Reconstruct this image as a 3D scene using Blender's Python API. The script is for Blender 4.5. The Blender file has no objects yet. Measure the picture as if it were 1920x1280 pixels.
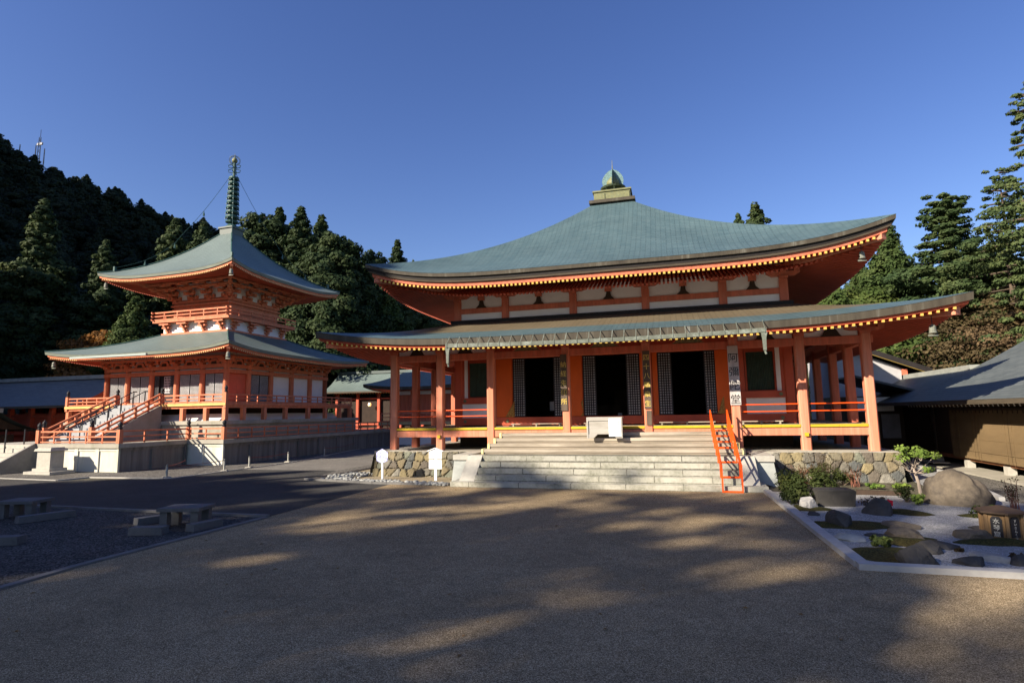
import bpy, math, random
import numpy as np
from mathutils import Vector, Matrix, noise as mnoise
R = math.radians
sc = bpy.context.scene
COL = sc.collection

# ------------------------------------------------------------ camera
CAM_LOC = Vector((2.368, -22.219, 2.465))
F_PX, PITCH, ROLL, YAW = 1067.7, R(7.158), R(-0.97), R(15.378)
_cy, _sy = math.cos(YAW), math.sin(YAW)
FWD = Vector((-_sy*math.cos(PITCH), _cy*math.cos(PITCH), math.sin(PITCH)))
_r0 = Vector((_cy, _sy, 0)); _u0 = _r0.cross(FWD)
RIGHT = _r0*math.cos(ROLL) + _u0*math.sin(ROLL)
UP = -_r0*math.sin(ROLL) + _u0*math.cos(ROLL)
cd = bpy.data.cameras.new('camera'); cam = bpy.data.objects.new('camera', cd); COL.objects.link(cam)
cd.sensor_width = 36; cd.lens = F_PX/1920*36; cd.clip_start = 0.1; cd.clip_end = 3000
m3 = Matrix((RIGHT, UP, -FWD)).transposed()
cam.matrix_world = Matrix.Translation(CAM_LOC) @ m3.to_4x4()
sc.camera = cam

# ------------------------------------------------------------ light
SUNV = Vector((-1.28, -1.42, 1.0)).normalized()          # towards the sun
w = bpy.data.worlds.new('World'); sc.world = w; w.use_nodes = True
nt = w.node_tree; nt.nodes.clear()
sky = nt.nodes.new('ShaderNodeTexSky'); sky.sky_type = 'NISHITA'; sky.sun_disc = False
sky.sun_elevation = math.asin(SUNV.z); sky.sun_rotation = math.atan2(SUNV.x, SUNV.y)
sky.altitude = 600; sky.air_density = 1.1; sky.dust_density = 1.0; sky.ozone_density = 1.8
bg = nt.nodes.new('ShaderNodeBackground'); bg.inputs[1].default_value = 0.074
wo = nt.nodes.new('ShaderNodeOutputWorld')
hs = nt.nodes.new('ShaderNodeHueSaturation'); hs.inputs['Saturation'].default_value = 1.24; hs.inputs['Hue'].default_value = .521
nt.links.new(sky.outputs[0], hs.inputs['Color']); nt.links.new(hs.outputs[0], bg.inputs[0]); nt.links.new(bg.outputs[0], wo.inputs[0])
sl = bpy.data.lights.new('sun', 'SUN'); sl.energy = 5.0; sl.angle = R(0.5); sl.color = (1.0, 0.88, 0.72)
so = bpy.data.objects.new('sun', sl); COL.objects.link(so)
so.rotation_euler = (-SUNV).to_track_quat('-Z', 'Y').to_euler(); so.location = (-30, -30, 40)
sc.view_settings.view_transform = 'Standard'; sc.view_settings.look = 'None'
sc.view_settings.exposure = 1.15; sc.view_settings.gamma = 1.0
sc.cycles.use_denoising = True
sc.cycles.max_bounces = 6; sc.cycles.diffuse_bounces = 3; sc.cycles.glossy_bounces = 2; sc.cycles.transparent_max_bounces = 4

# ------------------------------------------------------------ helpers
def pray(px, py): return (RIGHT*((px-960)/F_PX) - UP*((py-640)/F_PX) + FWD)
def gp(px, py, z=0.0):
    d = pray(px, py); t = (z-CAM_LOC.z)/d.z; return CAM_LOC + d*t
def pd(px, py, dist):
    d = pray(px, py); return CAM_LOC + d*(dist/math.hypot(d.x, d.y))

class MB:
    def __init__(s, o=(0, 0, 0)):
        s.v = []; s.f = []; s.m = []; s.uv = {}; s.o = Vector(o)
    def add(s, vs, fs, mi=0):
        n = len(s.v); s.v += [tuple(v) for v in vs]
        s.f += [tuple(i+n for i in f) for f in fs]; s.m += [mi]*len(fs); return s
    def box(s, x0, x1, y0, y1, z0, z1, mi=0):
        vs = [(x, y, z) for z in (z0, z1) for y in (y0, y1) for x in (x0, x1)]
        return s.add(vs, [(0, 2, 3, 1), (4, 5, 7, 6), (0, 1, 5, 4), (2, 6, 7, 3), (0, 4, 6, 2), (1, 3, 7, 5)], mi)
    def obox(s, c, sx, sy, sz, rz=0.0, mi=0, taper=1.0):
        ca, sa = math.cos(rz), math.sin(rz); vs = []
        for z in (0, 1):
            k = taper if z else 1.0
            for y in (-.5, .5):
                for x in (-.5, .5):
                    X, Y = x*sx*k, y*sy*k
                    vs.append((c[0]+X*ca-Y*sa, c[1]+X*sa+Y*ca, c[2]+z*sz))
        return s.add(vs, [(0, 2, 3, 1), (4, 5, 7, 6), (0, 1, 5, 4), (2, 6, 7, 3), (0, 4, 6, 2), (1, 3, 7, 5)], mi)
    def bar(s, p, q, w, h=None, mi=0, tip=None):
        p, q = Vector(p), Vector(q); h = h or w; d = (q-p).normalized()
        up = Vector((0, 0, 1)) if abs(d.z) < .97 else Vector((0, 1, 0))
        a = d.cross(up).normalized()*(w/2); b = a.cross(d).normalized()*(h/2)
        vs = [p-a-b, p+a-b, p+a+b, p-a+b, q-a-b, q+a-b, q+a+b, q-a+b]
        s.add(vs, [(0, 1, 2, 3), (0, 4, 5, 1), (1, 5, 6, 2), (2, 6, 7, 3), (3, 7, 4, 0)], mi)
        n = len(s.v)-8; s.f.append((n+7, n+6, n+5, n+4)); s.m.append(mi if tip is None else tip); return s
    def tube(s, pts, r, n=6, mi=0):
        pts = [Vector(p) for p in pts]; rs = r if isinstance(r, (list, tuple)) else [r]*len(pts)
        base = len(s.v)
        for i, p in enumerate(pts):
            d = (pts[min(i+1, len(pts)-1)]-pts[max(i-1, 0)]).normalized()
            up = Vector((0, 0, 1)) if abs(d.z) < .95 else Vector((1, 0, 0))
            a = d.cross(up).normalized(); b = d.cross(a)
            for k in range(n):
                t = 2*math.pi*k/n; s.v.append(tuple(p+(a*math.cos(t)+b*math.sin(t))*rs[i]))
        for i in range(len(pts)-1):
            for k in range(n):
                k2 = (k+1) % n
                s.f.append((base+i*n+k, base+i*n+k2, base+(i+1)*n+k2, base+(i+1)*n+k)); s.m.append(mi)
        s.f.append(tuple(base+k for k in range(n))[::-1]); s.m.append(mi)
        s.f.append(tuple(base+(len(pts)-1)*n+k for k in range(n))); s.m.append(mi); return s
    def lathe(s, c, prof, n=12, mi=0):
        return s.tube([(c[0], c[1], c[2]+z) for r, z in prof], [max(r, .002) for r, z in prof], n, mi)
    def prism(s, poly, axis, a, b, mi=0):
        def P(u, v, t): return {'x': (t, u, v), 'y': (u, t, v), 'z': (u, v, t)}[axis]
        n = len(poly); vs = [P(u, v, a) for u, v in poly]+[P(u, v, b) for u, v in poly]
        fs = [tuple(range(n))[::-1], tuple(range(n, 2*n))]+[(i, (i+1) % n, n+(i+1) % n, n+i) for i in range(n)]
        return s.add(vs, fs, mi)
    def grid(s, P, mi=0, uv=None):
        nu, nv = len(P), len(P[0]); n = len(s.v)
        for row in P: s.v += [tuple(p) for p in row]
        for i in range(nu-1):
            for j in range(nv-1):
                if uv is not None: s.uv[len(s.f)] = [uv[i][j], uv[i+1][j], uv[i+1][j+1], uv[i][j+1]]
                s.f.append((n+i*nv+j, n+(i+1)*nv+j, n+(i+1)*nv+j+1, n+i*nv+j+1)); s.m.append(mi)
        return s
    def build(s, name, mats, parent=None, smooth=False, fix=True):
        me = bpy.data.meshes.new(name)
        me.from_pydata([(v[0]-s.o.x, v[1]-s.o.y, v[2]-s.o.z) for v in s.v], [], s.f)
        if not isinstance(mats, (list, tuple)): mats = [mats]
        for m in mats: me.materials.append(m)
        me.polygons.foreach_set('material_index', s.m)
        if s.uv:
            lay = me.uv_layers.new(name='UVMap')
            for p in me.polygons:
                if p.index in s.uv:
                    for li, u in zip(p.loop_indices, s.uv[p.index]): lay.data[li].uv = u
        if smooth: me.polygons.foreach_set('use_smooth', [True]*len(me.polygons))
        if fix:
            import bmesh
            bm = bmesh.new(); bm.from_mesh(me); bmesh.ops.recalc_face_normals(bm, faces=bm.faces); bm.to_mesh(me); bm.free()
        ob = bpy.data.objects.new(name, me); COL.objects.link(ob)
        if parent is not None: ob.parent = parent
        else: ob.location = s.o
        return ob

def thing(name, label, cat, loc=(0, 0, 0), rz=0.0, group=None):
    o = bpy.data.objects.new(name, None); COL.objects.link(o); o.location = loc; o.rotation_euler = (0, 0, rz)
    o.empty_display_size = .3
    o['label'] = label; o['category'] = cat
    if group: o['group'] = group
    return o
def tag(o, label=None, cat=None, group=None, kind=None):
    if label: o['label'] = label
    if cat: o['category'] = cat
    if group: o['group'] = group
    if kind: o['kind'] = kind
    return o
def struct(o): o['kind'] = 'structure'; return o
def dup(o, loc=None, rz=None, scale=None, parent=None):
    c = o.copy(); COL.objects.link(c)
    if parent is not None: c.parent = parent
    if loc is not None: c.location = loc
    if rz is not None: c.rotation_euler = (o.rotation_euler[0], o.rotation_euler[1], rz)
    if scale is not None: c.scale = scale if isinstance(scale, (tuple, Vector)) else (scale,)*3
    for ch in list(o.children): dup(ch, parent=c)
    return c

# ------------------------------------------------------------ materials
def mk(name):
    m = bpy.data.materials.new(name); m.use_nodes = True
    n = m.node_tree.nodes; b = n['Principled BSDF']; b.inputs['Specular IOR Level'].default_value = .3
    return m, n, m.node_tree.links, b
def mixc(n, l, fac, a, b, mode='MIX'):
    x = n.new('ShaderNodeMix'); x.data_type = 'RGBA'; x.blend_type = mode
    for sock, v in ((x.inputs['Factor'], fac), (x.inputs['A'], a), (x.inputs['B'], b)):
        if hasattr(v, 'is_output') or hasattr(v, 'links'): l.new(v, sock)
        elif isinstance(v, (int, float)): sock.default_value = v
        else: sock.default_value = (*v, 1)
    return x.outputs['Result']
def coords(n, l, scale=(1, 1, 1), kind='Object'):
    t = n.new('ShaderNodeTexCoord'); mp = n.new('ShaderNodeMapping'); mp.inputs['Scale'].default_value = scale
    l.new(t.outputs[kind], mp.inputs[0]); return mp.outputs[0]
def nz(n, l, vec, scale, detail=4, rough=.6):
    x = n.new('ShaderNodeTexNoise'); x.inputs['Scale'].default_value = scale; x.inputs['Detail'].default_value = detail
    x.inputs['Roughness'].default_value = rough; l.new(vec, x.inputs['Vector']); return x.outputs['Fac']
def ramp(n, l, fac, *stops):
    x = n.new('ShaderNodeValToRGB'); l.new(fac, x.inputs[0]); e = x.color_ramp.elements
    while len(e) < len(stops): e.new(.5)
    for i, (p, c) in enumerate(stops): e[i].position = p; e[i].color = (*c, 1) if not isinstance(c, (int, float)) else (c, c, c, 1)
    return x.outputs[0]
def bumpn(n, l, b, h, strength=.3, dist=.02):
    x = n.new('ShaderNodeBump'); x.inputs['Strength'].default_value = strength; x.inputs['Distance'].default_value = dist
    l.new(h, x.inputs['Height']); l.new(x.outputs[0], b.inputs['Normal'])
def M(name, col, rough=.75, var=.18, scale=2.5, stretch=(1, 1, 1), bump=.15, bscale=30, dirt=None, dirtscale=1.2, dirtcut=(.5, .75)):
    m, n, l, b = mk(name); v = coords(n, l, stretch)
    f = nz(n, l, v, scale, 6, .65)
    lo = [c*(1-var) for c in col]; hi = [min(1, c*(1+var)) for c in col]
    c = ramp(n, l, f, (.3, lo), (.7, hi))
    if dirt is not None:
        g = ramp(n, l, nz(n, l, v, dirtscale, 6, .7), (dirtcut[0], 0), (dirtcut[1], 1))
        c = mixc(n, l, g, c, dirt)
    l.new(c, b.inputs['Base Color']); b.inputs['Roughness'].default_value = rough
    if bump: bumpn(n, l, b, nz(n, l, v, bscale, 4), bump)
    return m

verm = M('vermilion_paint', (.53, .145, .08), .65, .24, 2.5, (2.5, 2.5, .3), dirt=(.50, .19, .12), dirtscale=2.2)
verm_pale = M('faded_vermilion', (.58, .20, .115), .7, .2, 3.0, (3, 3, .2), dirt=(.62, .30, .2), dirtscale=1.6)
verm_deep = M('deep_vermilion', (.46, .085, .04), .55, .15, 1.5, (1, 1, .4))
orange = M('orange_board', (.62, .105, .012), .55, .14, 1.2, (1, 1, .4))
rail_red = M('bright_red_metal', (.78, .085, .008), .4, .08, 3, bump=.05)
pag_red = M('pagoda_vermilion', (.54, .17, .085), .7, .22, 2.5, (2, 2, .4), dirt=(.54, .25, .14), dirtscale=2.4)
ochre = M('ochre_paint', (.50, .36, .02), .6, .1, 4)
gold = M('gilt_cap', (.60, .42, .10), .5, .12, 6, bump=0)
plaster = M('white_plaster', (.78, .765, .75), .85, .06, 1.2, bump=.08)
black = M('black_lacquer', (.018, .018, .022), .5, .2, 5, bump=.03)
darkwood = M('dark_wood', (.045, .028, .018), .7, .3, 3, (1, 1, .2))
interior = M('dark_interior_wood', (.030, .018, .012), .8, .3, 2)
paper = M('lattice_paper', (.62, .62, .64), .9, .05, 4, bump=0)
green_slat = M('dark_green_slats', (.035, .06, .045), .6, .2, 5)
grey_wood = M('weathered_grey_wood', (.36, .315, .25), .85, .28, 2.0, (.25, 2, 2), .3, 20, dirt=(.17, .14, .10), dirtscale=1.1, dirtcut=(.46, .7))
pale_board = M('pale_weathered_board', (.46, .43, .41), .85, .2, 3, (2, 2, .3), .2)
dark_board = M('dark_weathered_board', (.10, .075, .055), .85, .3, 3, (2, 2, .3), .2)
concrete = M('pale_concrete', (.32, .30, .25), .9, .16, 1.5, (1, 1, .5), .2, 40, dirt=(.20, .20, .135), dirtscale=.8, dirtcut=(.52, .75))
stone_pale = M('pale_granite', (.37, .355, .31), .85, .12, 6, bump=.15, bscale=60)
stone_dark = M('grey_rock', (.052, .049, .046), .9, .35, 2.2, bump=.6, bscale=9)
stone_brown = M('brown_rock', (.135, .11, .08), .95, .45, 1.6, bump=.9, bscale=14, dirt=(.065, .055, .045), dirtscale=2.2, dirtcut=(.46, .66))
metal_dark = M('dark_metal', (.03, .035, .04), .45, .2, 6, bump=.02)
bronze = M('green_bronze', (.028, .075, .07), .5, .25, 4, dirt=(.07, .15, .135), dirtscale=6)
bronze_pale = M('weathered_gilt_bronze', (.165, .17, .08), .5, .25, 8, dirt=(.11, .14, .10), dirtscale=10)
white_paint = M('white_painted_board', (.80, .80, .80), .6, .03, 3, bump=0)

def stone_steps_mat():
    m, n, l, b = mk('stone_step_blocks'); v = coords(n, l)
    br = n.new('ShaderNodeTexBrick'); br.inputs['Scale'].default_value = 1; br.inputs['Brick Width'].default_value = 1.75
    br.inputs['Row Height'].default_value = .195; br.inputs['Mortar Size'].default_value = .016
    sep = n.new('ShaderNodeSeparateXYZ'); com = n.new('ShaderNodeCombineXYZ'); l.new(v, sep.inputs[0])
    l.new(sep.outputs[0], com.inputs[0]); l.new(sep.outputs[2], com.inputs[1]); l.new(com.outputs[0], br.inputs['Vector'])
    br.inputs['Color1'].default_value = (.40, .385, .32, 1); br.inputs['Color2'].default_value = (.31, .305, .26, 1); br.inputs['Mortar'].default_value = (.07, .065, .05, 1)
    d = ramp(n, l, nz(n, l, v, 1.1, 8, .72), (.42, 0), (.64, 1))
    c = mixc(n, l, d, br.outputs['Color'], (.15, .15, .11))
    c2 = mixc(n, l, ramp(n, l, nz(n, l, v, 14, 4), (.35, .0), (.75, .35)), c, (.54, .53, .46))
    l.new(c2, b.inputs['Base Color']); b.inputs['Roughness'].default_value = .9
    bumpn(n, l, b, nz(n, l, v, 45, 4), .25); return m
step_stone = stone_steps_mat()

def shingle_mat(name, c1, c2, row=.13, wid=.42, tint=None, streak=.3, spots=None):
    m, n, l, b = mk(name)
    t = n.new('ShaderNodeTexCoord'); uv = t.outputs['UV']
    br = n.new('ShaderNodeTexBrick'); br.inputs['Scale'].default_value = 1; br.inputs['Brick Width'].default_value = wid
    br.inputs['Row Height'].default_value = row; br.inputs['Mortar Size'].default_value = .018; br.inputs['Bias'].default_value = -.1
    l.new(uv, br.inputs['Vector'])
    br.inputs['Color1'].default_value = (*c1, 1); br.inputs['Color2'].default_value = (*c2, 1)
    br.inputs['Mortar'].default_value = (*[c*.5 for c in c1], 1)
    mp = n.new('ShaderNodeMapping'); mp.inputs['Scale'].default_value = (1.6, .16, 1); l.new(uv, mp.inputs[0])
    st = ramp(n, l, nz(n, l, mp.outputs[0], 1.5, 6, .7), (.35, 0), (.8, 1))
    c = mixc(n, l, mixc(n, l, streak, (0, 0, 0), st), br.outputs['Color'], tint or [x*1.35 for x in c1])
    big = ramp(n, l, nz(n, l, uv, .35, 5, .6), (.35, (.86, .86, .86)), (.7, (1.08, 1.08, 1.08)))
    c = mixc(n, l, 1.0, c, big, 'MULTIPLY')
    if spots:
        sp = ramp(n, l, nz(n, l, uv, .8, 6, .7), (.58, 0), (.7, 1)); c = mixc(n, l, sp, c, spots)
    l.new(c, b.inputs['Base Color']); b.inputs['Roughness'].default_value = .55; b.inputs['Specular IOR Level'].default_value = .4
    bumpn(n, l, b, br.outputs['Fac'], -.35, .015); return m
copper = shingle_mat('patina_copper', (.056, .102, .118), (.082, .132, .146), tint=(.125, .18, .185))
copper_pag = shingle_mat('pale_patina_copper', (.125, .168, .158), (.145, .19, .178), tint=(.19, .235, .215))
copper_brown = shingle_mat('brown_copper', (.125, .10, .062), (.15, .12, .075), tint=(.18, .155, .105))
slate = shingle_mat('grey_metal_tiles', (.085, .10, .10), (.115, .13, .128), row=.22, wid=.7, tint=(.16, .175, .165))
def fascia_mat():
    m, n, l, b = mk('weathered_copper_fascia'); v = coords(n, l, (1.6, 1.6, .05))
    f = nz(n, l, v, 1.6, 5, .75)
    c = ramp(n, l, f, (.3, (.034, .028, .02)), (.56, (.062, .053, .038)), (.66, (.11, .105, .085)), (.76, (.34, .39, .38)))
    l.new(c, b.inputs['Base Color']); b.inputs['Roughness'].default_value = .7; return m
fascia = fascia_mat()
fascia_dark = M('dark_eave_board', (.016, .013, .012), .7, .3, 4)
fascia_brown = M('brown_eave_board', (.075, .06, .042), .75, .25, 3, (.4, .4, 3))
fascia_pag = M('grey_patina_edge', (.15, .17, .14), .65, .2, 2, (.5, .5, 4), dirt=(.07, .07, .055), dirtscale=1.2)

def ground_mat(name, a, b_, c_, fine=150, bump=.6, big=None, spec=None):
    m, n, l, b = mk(name); v = coords(n, l)
    vo = n.new('ShaderNodeTexVoronoi'); vo.inputs['Scale'].default_value = fine; l.new(v, vo.inputs['Vector'])
    sepc = n.new('ShaderNodeSeparateColor'); l.new(vo.outputs['Color'], sepc.inputs[0])
    c = ramp(n, l, sepc.outputs[0], (.15, a), (.55, b_), (.95, c_))
    g = ramp(n, l, nz(n, l, v, .5, 6, .65), (.3, (.78, .78, .78)), (.72, (1.15, 1.15, 1.15)))
    c = mixc(n, l, 1.0, c, g, 'MULTIPLY')
    g2 = ramp(n, l, nz(n, l, v, 4, 6, .7), (.3, (.85, .85, .85)), (.7, (1.1, 1.1, 1.1)))
    c = mixc(n, l, 1.0, c, g2, 'MULTIPLY')
    if big: c = mixc(n, l, ramp(n, l, nz(n, l, v, .22, 5, .6), (.5, 0), (.65, .7)), c, big)
    l.new(c, b.inputs['Base Color']); b.inputs['Roughness'].default_value = .95; b.inputs['Specular IOR Level'].default_value = .15
    bumpn(n, l, b, vo.outputs['Distance'], bump, .006); return m
court_m = ground_mat('exposed_aggregate', (.12, .086, .045), (.28, .208, .118), (.50, .395, .25), 120)
asphalt_m = ground_mat('asphalt', (.028, .028, .028), (.055, .053, .05), (.105, .10, .09), 140, .4)
path_m = ground_mat('pale_asphalt', (.10, .093, .083), (.175, .163, .145), (.26, .245, .215), 120, .4)
gravel_m = ground_mat('grey_gravel', (.05, .047, .042), (.115, .108, .096), (.24, .225, .2), 38, 1.0)
dirt_m = ground_mat('sandy_soil', (.19, .155, .10), (.28, .235, .155), (.36, .31, .22), 60, .5)
earth_m = ground_mat('earth', (.06, .055, .035), (.10, .09, .06), (.15, .14, .1), 20, .5)
white_m = ground_mat('white_garden_gravel', (.20, .20, .195), (.31, .31, .305), (.44, .44, .43), 60, 1.0)
moss_m = ground_mat('moss', (.022, .024, .007), (.05, .05, .013), (.085, .075, .022), 55, 1.0, big=(.055, .03, .01))
grass_m = ground_mat('low_ground_cover', (.08, .12, .03), (.16, .20, .05), (.26, .22, .08), 30, 1.0)
forest_floor = ground_mat('forest_floor', (.02, .025, .015), (.035, .042, .02), (.05, .055, .03), 3, .5)
kerb_m = M('white_granite_kerb', (.36, .355, .34), .85, .12, 5, bump=.2, bscale=80)
kerb_grey = M('grey_kerb', (.14, .136, .13), .9, .2, 3, bump=.3, bscale=40)

def leaf_mat(name, a, b_, c_, trans=.25):
    m, n, l, b = mk(name); v = coords(n, l)
    oi = n.new('ShaderNodeObjectInfo')
    f = nz(n, l, v, .55, 5, .7); f2 = nz(n, l, v, 4, 3, .7)
    c = ramp(n, l, f, (.34, a), (.5, b_), (.68, c_))
    c = mixc(n, l, 1.0, c, ramp(n, l, f2, (.3, (.7, .7, .7)), (.7, (1.25, 1.25, 1.25))), 'MULTIPLY')
    hsv = n.new('ShaderNodeHueSaturation'); l.new(c, hsv.inputs['Color'])
    mr = n.new('ShaderNodeMapRange'); l.new(oi.outputs['Random'], mr.inputs[0]); mr.inputs[3].default_value = .75; mr.inputs[4].default_value = 1.25
    l.new(mr.outputs[0], hsv.inputs['Value'])
    mr2 = n.new('ShaderNodeMapRange'); l.new(oi.outputs['Random'], mr2.inputs[0]); mr2.inputs[3].default_value = .515; mr2.inputs[4].default_value = .485
    l.new(mr2.outputs[0], hsv.inputs['Hue'])
    l.new(hsv.outputs[0], b.inputs['Base Color']); b.inputs['Roughness'].default_value = .7; b.inputs['Specular IOR Level'].default_value = .15
    tr = n.new('ShaderNodeBsdfTranslucent'); l.new(hsv.outputs[0], tr.inputs[0])
    mx = n.new('ShaderNodeMixShader'); mx.inputs[0].default_value = trans
    out = n['Material Output']; l.new(b.outputs[0], mx.inputs[1]); l.new(tr.outputs[0], mx.inputs[2]); l.new(mx.outputs[0], out.inputs[0])
    return m
leaf_cedar = leaf_mat('cedar_foliage', (.020, .038, .016), (.038, .060, .022), (.072, .092, .032))
leaf_hill = leaf_mat('hill_foliage', (.011, .022, .015), (.020, .034, .020), (.036, .046, .025))
leaf_pine = leaf_mat('pine_foliage', (.030, .055, .022), (.054, .084, .03), (.10, .122, .044))
leaf_light = leaf_mat('light_conifer_foliage', (.042, .068, .02), (.072, .105, .03), (.12, .148, .046))
leaf_broad = leaf_mat('broadleaf_foliage', (.028, .054, .014), (.054, .088, .022), (.11, .135, .038), .3)
leaf_red = leaf_mat('russet_foliage', (.055, .045, .022), (.10, .07, .036), (.14, .105, .05), .3)
leaf_orange = leaf_mat('orange_foliage', (.12, .07, .02), (.22, .10, .02), (.30, .16, .03), .3)
leaf_shrub = leaf_mat('shrub_foliage', (.03, .045, .012), (.055, .07, .018), (.10, .10, .03), .2)
leaf_bright = leaf_mat('bright_leaves', (.10, .17, .03), (.17, .26, .05), (.26, .33, .08), .35)
bark = M('bark', (.10, .075, .055), .95, .3, 3, (3, 3, .4), .6, 12)
bark_pale = M('pale_bark', (.33, .27, .22), .9, .25, 4, (3, 3, .5), .4, 15)
twig_red = M('red_twigs', (.22, .09, .06), .8, .3, 5)

# ------------------------------------------------------------ ground
def sheet(name, poly, z, mat):
    b = MB(); b.add([(x, y, z) for x, y in poly], [tuple(range(len(poly)))]); return struct(b.build(name, mat, fix=False))
sheet('ground', [(-600, -300), (600, -300), (600, 700), (-600, 700)], -.03, earth_m)
sheet('courtyard', [(-7.5, -40), (40, -40), (40, -12.0), (5.1, -12.0), (5.0, -3.2), (-7.5, -3.2), (-7.46, -9.8)], 0.0, court_m)
sheet('asphalt_road', [(-70, -9.6), (-7.52, -9.6), (-7.52, -3.25), (-11.6, -2.35), (-12.5, 1.2), (-17.7, 1.2), (-17.8, -2.6), (-22.4, -3.9), (-30, -3.3), (-70, -3.3)], -.004, asphalt_m)
sheet('path', [(-17.7, 1.15), (-12.5, 1.15), (-12.5, 40), (-21, 40), (-20.5, 17), (-17.75, 5)], -.008, path_m)
sheet('gravel_patch', [(-70, -40), (-7.5, -40), (-7.46, -9.6), (-70, -9.6)], -.006, ground_mat('dark_gravel', (.022, .021, .02), (.058, .055, .05), (.14, .132, .12), 38, 1.0))
sheet('gravel_strip', [(-30, -3.4), (-22.4, -3.9), (-22.2, -2.7), (-17.8, -2.6), (-17.7, 1.15), (-17.75, 5), (-20.5, 17), (-21, 40), (-30, 40)], -.012, gravel_m)
sheet('hall_soil', [(-11.5, -2.25), (-5.0, -3.25), (-5.0, 2.0), (-9, 16), (-11.3, 16)], -.002, dirt_m)
sheet('drain_gravel', [(-12.5, 1.2), (-11.6, -2.3), (-11.45, -1.8), (-11.45, 16), (-12.5, 16)], -.006, gravel_m)

def kerb(name, pts, w, h, mat, z0=-.05, seg=1.2):
    b = MB()
    for p, q in zip(pts[:-1], pts[1:]):
        p, q = Vector((*p, 0)), Vector((*q, 0)); L = (q-p).length; n = max(1, round(L/seg))
        for i in range(n):
            a = p.lerp(q, i/n); c = p.lerp(q, (i+1)/n); d = (q-p).normalized()*.004
            a = a+d; c = c-d; hz = h+random.uniform(-.004, .004)
            b.bar((a.x, a.y, (z0+hz)/2), (c.x, c.y, (z0+hz)/2), w, hz-z0)
    return struct(b.build(name, mat))
random.seed(7)
kerb('kerb', [(-17, -9.45), (-12.7, -9.6), (-7.45, -9.75)], .14, .05, kerb_grey)
kerb('kerb', [(-7.42, -9.85), (-7.5, -14.5), (-7.1, -18)], .15, .035, kerb_grey)
kerb('kerb', [(-11.65, -2.32), (-8.25, -3.1), (-5.2, -3.3)], .12, .07, kerb_grey, seg=.6)
kerb('kerb', [(-30, -3.35), (-22.4, -3.95), (-22.2, -2.72), (-17.8, -2.62), (-17.72, 5), (-20.4, 17)], .08, .03, M('pale_kerb', (.34, .33, .30), .85, .15, 5))
kerb('garden_kerb', [(4.98, -3.5), (5.1, -11.88)], .2, .09, kerb_m, seg=1.6)
kerb('garden_kerb', [(5.02, -11.98), (7.14, -12.05), (11, -12.2)], .2, .09, kerb_m, seg=1.6)

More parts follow.
